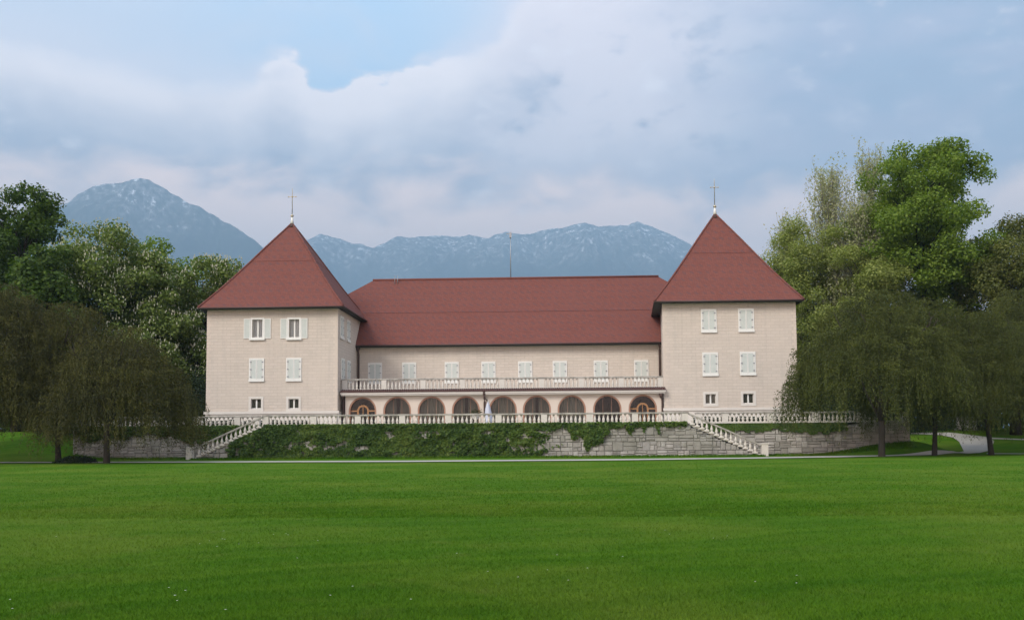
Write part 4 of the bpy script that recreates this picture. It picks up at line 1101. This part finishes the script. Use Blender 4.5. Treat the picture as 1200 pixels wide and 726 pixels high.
def crown_tree(name, label, cat, group, at, height, crown0, half, prof, n_leaf, leaf, mat, clump=(.16, .27), n_clump=70, trunk_r=.45, blossoms=0, bark='bark', lean=(0, 0), shell=.55, base_z=None, upright=0.):
    """broad-leaved tree: trunk with limbs running to the clumps of an uneven crown
    prof: list of (height fraction in the crown 0..1, relative radius)"""
    x, y = at; zb = float(hgt(x, y)) if base_z is None else base_z
    t = thing(name, label, cat, (x, y, zb), group)
    ph = np.array([p[0] for p in prof]); pr = np.array([p[1] for p in prof])
    hc = height - crown0; C = []; Rd = []
    tries = 0
    while len(C) < n_clump and tries < 8000:
        tries += 1
        f = rt.rand(); rr = np.interp(f, ph, pr) * half
        if rt.rand() > (rr / half) ** 1.3 + .05: continue
        rad = half * rt.uniform(*clump) * (.75 + .5 * rr / half)
        a = rt.rand() * 2 * math.pi; u = (rt.rand() ** (1 - shell * .8)); d = max(0, rr - rad * .55) * u
        c = np.array([math.cos(a) * d + lean[0] * f, math.sin(a) * d + lean[1] * f, crown0 + f * hc])
        if c[2] + rad > height + .2: c[2] = height - rad
        if C:
            dm = min(np.linalg.norm(c - q) for q in C)
            if dm < rad * .62 or (len(C) > 5 and dm > rad * 2.3): continue
        C.append(c); Rd.append(rad)
    C = np.array(C); Rd = np.array(Rd)
    tr = MB(); top = (lean[0] * .45, lean[1] * .45, crown0 + hc * .62)
    tp = limb_path((0, 0, -.3), top, 0, 7, .12)
    tr.tube(tp, [trunk_r * 1.35] + taper(trunk_r, trunk_r * .18, 6), 9)
    for i in np.argsort(-Rd)[:int(n_clump * .6)]:
        zz = min(max(C[i][2] - rt.uniform(.25, .6) * np.hypot(*C[i][:2]) - .6, crown0 * .6), top[2] * .95)
        f = zz / top[2]; s = np.array([top[0] * f, top[1] * f, zz])
        r0 = trunk_r * (.42 - .25 * f) * rt.uniform(.7, 1.1)
        tr.tube(limb_path(s, C[i], .08, 5, .5), taper(r0, .03, 5), 5)
    trunk = place('trunk', tr.mesh('trunk', bark), t, (x, y, zb))
    wgt = Rd ** 2; idx = rt.choice(len(C), n_leaf, p=wgt / wgt.sum())
    d = rt.randn(n_leaf, 3); d /= np.linalg.norm(d, axis=1, keepdims=True)
    rad = (.45 + .62 * rt.rand(n_leaf) ** .6)
    d2 = d * np.array([1.0, 1.0, .78]); d2[:, 2] = np.where(d2[:, 2] < 0, d2[:, 2] * .8, d2[:, 2])
    P = C[idx] + d2 * (Rd[idx] * rad)[:, None]
    # break each clump's outline into small sprays
    P = P + rt.randn(n_leaf, 3) * (Rd[idx] * .12)[:, None]
    N = d * .8 + np.array([0, 0, .55]) + rt.randn(n_leaf, 3) * .6
    V = leaf_quads(P, N, leaf * (.55 + .9 * rt.rand(n_leaf)), .95, rt)
    place('crown', np_mesh('crown', V, 4, mat), t, (x, y, zb))
    if blossoms:
        idx = rt.choice(len(C), blossoms, p=wgt / wgt.sum()); d = rt.randn(blossoms, 3); d[:, 2] = abs(d[:, 2]) * .8; d /= np.linalg.norm(d, axis=1, keepdims=True)
        P = C[idx] + d * (Rd[idx] * 1.02)[:, None]; out = []
        for p in P:
            h = rt.uniform(.14, .30); r = h * .26
            for k in range(3):
                a0 = k * 2.094; a1 = a0 + 2.094
                b0 = p + np.array([r * math.cos(a0), r * math.sin(a0), .08]); b1 = p + np.array([r * math.cos(a1), r * math.sin(a1), .08])
                out += [b0, b1, p + np.array([0, 0, h]), b1, b0, p + np.array([0, 0, -.05])]
        place('blossoms', np_mesh('blossoms', np.array(out), 3, 'blossom'), t, (x, y, zb))
    return t

FULL = [(0, .85), (.25, 1.), (.55, 1.), (.8, .85), (.93, .6), (1, .35)]
DOME = [(0, .45), (.12, .85), (.35, 1.), (.6, .92), (.8, .7), (.93, .42), (1, .2)]
WIDE = [(0, .40), (.15, .62), (.35, .82), (.55, 1.), (.75, .95), (.9, .70), (1, .4)]
COLUMN = [(0, .8), (.2, 1.), (.5, .95), (.75, .75), (.92, .45), (1, .2)]

crown_tree('broadleaf_tree', 'tall dark green tree at the far left edge, highest on that side', 'tree', 'park trees behind the house', (-58.6, 105), 28.2, 5., 6.4, FULL, 52000, .30, 'lf_dark', clump=(.12, .22), n_clump=110, trunk_r=.5)
crown_tree('broadleaf_tree', 'dark green tree behind, left of the tall far left tree', 'tree', 'park trees behind the house', (-64, 108), 26, 5., 7., DOME, 22000, .46, 'lf_dark', n_clump=50)
crown_tree('chestnut_tree', 'chestnut in white bloom beside the tall dark tree', 'tree', 'flowering chestnuts left of the house', (-47.4, 100), 22.4, 3., 6.4, FULL, 46000, .29, 'lf_chest', clump=(.13, .23), n_clump=150, blossoms=3600)
crown_tree('chestnut_tree', 'chestnut in dense white bloom close against the left tower', 'tree', 'flowering chestnuts left of the house', (-38.0, 106), 22.0, 3., 6.8, FULL, 52000, .29, 'lf_chest', clump=(.12, .22), n_clump=140, blossoms=5200)
crown_tree('chestnut_tree', 'lower chestnut with few blossoms between the two taller chestnuts', 'tree', 'flowering chestnuts left of the house', (-42.0, 101), 20.2, 2.5, 5.6, FULL, 32000, .30, 'lf_chest', clump=(.13, .24), n_clump=80, blossoms=1800)
crown_tree('broadleaf_tree', 'plain green tree showing between the two flowering chestnuts', 'tree', 'park trees behind the house', (-47.2, 114), 25.0, 5., 6.4, DOME, 30000, .36, 'lf_maple', n_clump=70)
crown_tree('broadleaf_tree', 'dark shaded tree filling the gap behind the left drooping trees', 'tree', 'park trees behind the house', (-50, 94), 18.5, 2., 6., DOME, 18000, .36, 'lf_dark', n_clump=46)
crown_tree('maple_tree', 'large bright green spreading maple, tallest tree right of the house', 'tree', None, (39.4, 106), 30.8, 7.5, 9.2, WIDE, 90000, .26, 'lf_maple', clump=(.085, .15), n_clump=240, trunk_r=.6, lean=(1.2, 0), shell=.6)
crown_tree('broadleaf_tree', 'yellow green tree directly behind the right tower', 'tree', 'park trees behind the house', (28.6, 110), 25.0, 2.5, 6.0, FULL, 64000, .20, 'lf_lime', clump=(.12, .24), n_clump=90)
crown_tree('broadleaf_tree', 'yellow green tree low between the right tower and the maple', 'tree', 'park trees behind the house', (33.4, 104), 20.4, 2.5, 5.6, FULL, 56000, .20, 'lf_lime', clump=(.12, .24), n_clump=80)
crown_tree('broadleaf_tree', 'olive tree at the right edge, behind the drooping trees', 'tree', 'park trees behind the house', (45.6, 99), 20.6, 3., 6.6, DOME, 44000, .22, 'lf_olive', clump=(.11, .22), n_clump=90)
crown_tree('broadleaf_tree', 'taller olive tree cut by the right edge', 'tree', 'park trees behind the house', (50.8, 104), 23.0, 3., 6.8, FULL, 44000, .22, 'lf_olive', clump=(.11, .22), n_clump=90)
crown_tree('broadleaf_tree', 'olive tree filling the gap between the maple and the right edge', 'tree', 'park trees behind the house', (47.5, 113), 22.0, 3., 6.4, DOME, 44000, .22, 'lf_olive', clump=(.11, .22), n_clump=90)
crown_tree('broadleaf_tree', 'dark tree under the maple behind the right drooping trees', 'tree', 'park trees behind the house', (41.5, 112), 17.0, 2., 6.5, DOME, 20000, .36, 'lf_dark', n_clump=50)

def feather_tree(label, at, height, half, n_twig, seed, z0=6.):
    """slender ascending branches with sparse pale young leaves"""
    r = np.random.RandomState(seed); x, y = at; zb = float(hgt(x, y))
    t = thing('poplar_tree', label, 'tree', (x, y, zb), 'pale young-leaved poplars behind the right tower')
    tr = MB(); tr.tube(limb_path((0, 0, -.3), (r.randn() * .3, 0, height * .97), 0, 9, .1), [.5] + taper(.42, .03, 8), 8)
    P = []
    for k in range(n_twig):
        f = r.rand() ** .9; zs = z0 + (height * .9 - z0) * f; a = r.rand() * 2 * math.pi
        ro = half * min(1., (1.12 - f)) ** .8 * math.sqrt(r.uniform(.06, 1.0)) + .2; L = ro * r.uniform(.8, 1.6) + .6
        e = np.array([math.cos(a) * ro, math.sin(a) * ro, min(zs + L, height + .25 * r.randn())]); s = np.array([0, 0, zs * .97])
        path = limb_path(s, e, -.14, 5, .6)
        if k % 3 == 0: tr.tube(path, taper(.07 * (1 - f) + .025, .012, 5), 4, cap=False)
        pa = np.array(path); m = int(r.randint(14, 26) * (1.1 - .75 * f)); q = r.rand(m) ** .6 * 5; i = np.minimum(q.astype(int), 4); fr = (q - i)[:, None]
        P.append(pa[i] * (1 - fr) + pa[i + 1] * fr + r.randn(m, 3) * .22)
        for j in range(3):                     # fine upright twigs on the outer branch
            b0 = pa[r.randint(2, 6)]; tip = b0 + np.array([r.randn() * .35, r.randn() * .35, r.uniform(.6, 1.7)]); m = int(r.randint(5, 12) * (1.1 - .5 * f))
            u = r.rand(m)[:, None]; P.append(b0 * (1 - u) + tip * u + r.randn(m, 3) * .07)
            if (k + j) % 4 == 0: tr.tube([tuple(b0), tuple(tip)], [.018, .008], 3, cap=False)
    P = np.concatenate(P); n = len(P)
    place('trunk', tr.mesh('trunk', 'barkp'), t, (x, y, zb))
    V = leaf_quads(P, r.randn(n, 3) + np.array([0, -.3, .4]), .21 * (.6 + .8 * r.rand(n)), .8, r)
    place('crown', np_mesh('crown', V, 4, 'lf_feather'), t, (x, y, zb)); return t
feather_tree('pale sparse poplar with feathery top midway between the right tower and the maple', (32.0, 113), 31.4, 6.6, 820, 1)
feather_tree('tallest pale sparse poplar, its thin top touching the maple', (37.8, 116), 34.4, 6.0, 760, 2)
feather_tree('low pale sparse poplar, nearest to the right tower roof', (27.6, 114), 26.6, 5.0, 640, 4)
feather_tree('pale young-leaved poplar half hidden in front of the other poplars', (33.8, 108), 25.0, 5.4, 640, 6)

def weeping_meshes(seed, r0, ztop, zmin, n_strand, per, mat, side=1.):
    """trunk forking into arching limbs, and thin hanging strands of small leaves"""
    r = np.random.RandomState(seed); tr = MB()
    fork = np.array([r.randn() * .15, r.randn() * .15, 2.5 + .5 * r.rand()])
    tr.tube([(0, 0, -.3), (0, 0, 0), (fork[0] * .5, fork[1] * .5, 1.3), tuple(fork)], [.40, .27, .22, .23], 9)
    for k in range(9):
        a = k * 2 * math.pi / 9 + r.rand() * .5; rr = r0 * r.uniform(.35, .8); e = np.array([math.cos(a) * rr, math.sin(a) * rr, ztop * (1 - .28 * (rr / r0) ** 2) - .4])
        pth = limb_path(fork - np.array([0, 0, .2]), e, .12, 6, .6); tr.tube(pth, taper(.13, .025, 6), 6)
        for j in range(3):
            i = r.randint(2, 6); e2 = np.array(pth[i]) + np.array([r.randn() * 1.3, r.randn() * 1.3, .5 + r.rand()]); tr.tube(limb_path(pth[i], e2, .1, 3, .4), taper(.045, .012, 3), 4)
    P, A = [], []
    n_spray = 120; per_spray = n_strand // n_spray
    for k in range(n_spray):
        rho = r0 * math.sqrt((k + .5) / n_spray) * r.uniform(.85, 1.12); th = k * 2.39996 + r.randn() * .25
        f = min(1.12, rho / r0)
        layer = 0 if r.rand() < .5 else r.rand() * .6
        zc = zmin + 1.4 + (ztop - zmin - 1.4) * (1 - .72 * f ** 2.0) * (1 - layer * .75) + r.randn() * .3
        ox, oy = math.cos(th), math.sin(th); sx = r.uniform(.5, 1.0)
        Ls = r.uniform(1.6, 4.2) if f < .6 else r.uniform(2.6, 5.4)
        for j in range(per_spray):
            a, b = r.randn() * sx, r.randn() * sx * .8
            x0, y0 = rho * ox + ox * a * .6 - oy * b, rho * oy + oy * a * .6 + ox * b
            z0 = zc - .16 * (a * a + b * b) + r.randn() * .12
            L = min(Ls * r.uniform(.45, 1.1), z0 - zmin * r.uniform(.35, 2.1))
            if L < .35: continue
            m = max(4, int(per * L / 2.2)); q = r.rand(m); out = r.uniform(.15, .9) * min(L, 2.2) * .55
            wv = r.rand() * 6
            px = x0 + ox * out * np.sqrt(q) + .12 * np.sin(q * 5 + wv) + r.randn(m) * .07
            py = y0 + oy * out * np.sqrt(q) + .12 * np.cos(q * 4 + wv) + r.randn(m) * .07
            pz = z0 + .45 * np.sin(np.minimum(q * 2.2, 1) * math.pi) - L * q ** 1.35
            P.append(np.stack([px, py, pz], -1)); A.append(np.tile([ox * .6, oy * .6, -1.], (m, 1)))
    P = np.concatenate(P); A = np.concatenate(A); n = len(P)
    V = leaf_quads(P, r.randn(n, 3) * np.array([1, 1, .35]), .125 * (.6 + .8 * r.rand(n)), .45, r, A)
    return tr.mesh('trunk', 'bark'), np_mesh('crown', V, 4, mat)
wa = weeping_meshes(31, 5.2, 9.6, 1.0, 2500, 52, 'lf_weep')
wb = weeping_meshes(32, 5.6, 13.2, 2.2, 2900, 52, 'lf_weep')
wc = weeping_meshes(33, 5.9, 12.4, 2.0, 3000, 52, 'lf_weep2')
GW = 'drooping dark trees along the path'
def weeping(label, ms, x, y, rz, sc=(1, 1, 1), off=(0, 0)):
    z = float(hgt(x, y)); t = thing('weeping_tree', label, 'tree', (x, y, z), GW)
    a = place('trunk', ms[0], t, (x, y, z)); c = place('crown', ms[1], t, (x + off[0], y + off[1], z))
    for o in (a, c): o.rotation_euler = (0, 0, rz); o.scale = sc
weeping('low domed drooping tree nearest the left stairs', wa, -32.0, 69.3, .4, (.92, .92, .98), (1.0, 0))
weeping('drooping tree with a thin trunk against bright grass, second from the left stairs', wb, -37.0, 72.2, 1.5, (.90, .90, .90))
weeping('drooping tree at the left edge of the view', wb, -41.6, 70.5, 3.4, (1.0, 1.0, 1.0))
weeping('drooping tree partly outside the left edge, above the path', wb, -46.5, 76, 5.1, (1.0, 1.0, 1.03))
weeping('forked drooping tree in front of the right wall end, nearest the right tower', wc, 24.7, 75.3, .2, (1, 1, 1), (-.3, 0))
weeping('drooping tree between the forked one and the path bend', wc, 29.9, 78.7, 2.2, (.82, .82, .98))
weeping('drooping tree standing beside the bend of the path', wc, 34.6, 79.4, 4.0, (.88, .88, .90))
weeping('slender drooping tree in the grass right of the path bend', wc, 43.4, 91.5, 5.5, (.98, .98, 1.12))
weeping('drooping tree cut by the right edge of the view', wb, 46.8, 82, 1.2, (1, 1, .92))

def shrub(label, x, y, rx, h, mat, n, z=None, name='shrub'):
    z = float(hgt(x, y)) if z is None else z; t = thing(name, label, 'shrub', (x, y, z))
    d = rt.randn(n, 3); d /= np.linalg.norm(d, axis=1, keepdims=True); d[:, 2] = abs(d[:, 2]); k = .55 + .5 * rt.rand(n)
    w_ = .75 + .5 * fbm(d[:, 0] * 2 + x, d[:, 1] * 2 + d[:, 2] * 2 + y, 3)
    P = d * np.array([rx, rx * .8, h]) * (k * w_)[:, None]
    place('foliage', np_mesh('foliage', leaf_quads(P, d + rt.randn(n, 3) * .6, .16 * (.6 + .8 * rt.rand(n)), .8, rt), 4, mat), t, (x, y, z))
    b = MB()
    for j in range(6): b.tube([(0, 0, -.1), (rt.randn() * rx * .3, rt.randn() * rx * .3, h * .6)], [.04, .015], 4)
    place('stem', b.mesh('stem', 'bark'), t, (x, y, z))
shrub('low dark spreading shrub by the path between the left drooping trunks', -35.2, 71.2, 1.6, .55, 'lf_hedge', 1500)
shrub('dark evergreen bush behind the left end of the terrace wall', -44.5, 88, 3.0, 4.2, 'lf_hedge', 6000)
shrub('tall dark evergreen bush beside the left tower', -35.6, 97, 2.6, 6.5, 'lf_hedge', 8000, TZ)
shrub('dark evergreen bush behind the right end of the balustrade', 27.0, 92, 3.0, 4.6, 'lf_hedge', 7000, TZ)
shrub('dark evergreen bush between the right tower and the terrace corner', 24.8, 100, 2.4, 8., 'lf_hedge', 8000, TZ)
shrub('dark evergreen bush behind the bend of the path', 34.5, 101, 3.6, 5.5, 'lf_hedge', 8000)
shrub('dark evergreen bush behind the low garden wall', 42.5, 104, 4.0, 6.0, 'lf_hedge', 8000)
shrub('dark evergreen bush near the right edge under the trees', 51, 102, 4.0, 6.0, 'lf_hedge', 8000)

# woods closing the park on both sides (one uncountable mass)
def woods(x0, x1, y0, y1, h, n):
    x = x0 + (x1 - x0) * rt.rand(n); y = y0 + (y1 - y0) * rt.rand(n); t = rt.rand(n) ** .7
    z = -.2 + h * t * (.65 + .6 * fbm(x * .12 + 9, y * .12, 4)); 
    return leaf_quads(np.stack([x, y, z], -1), rt.randn(n, 3) + np.array([0, -.6, .5]), .75 * (.6 + .8 * rt.rand(n)), .9, rt)
o = place('woods', np_mesh('woods', np.concatenate([woods(-105, -34, 120, 140, 15, 40000), woods(24, 100, 120, 140, 15, 40000)]), 4, 'lf_dark')); tag(o, 'dark mass of woods closing the park behind the trees on both sides', 'woods', kind='stuff')
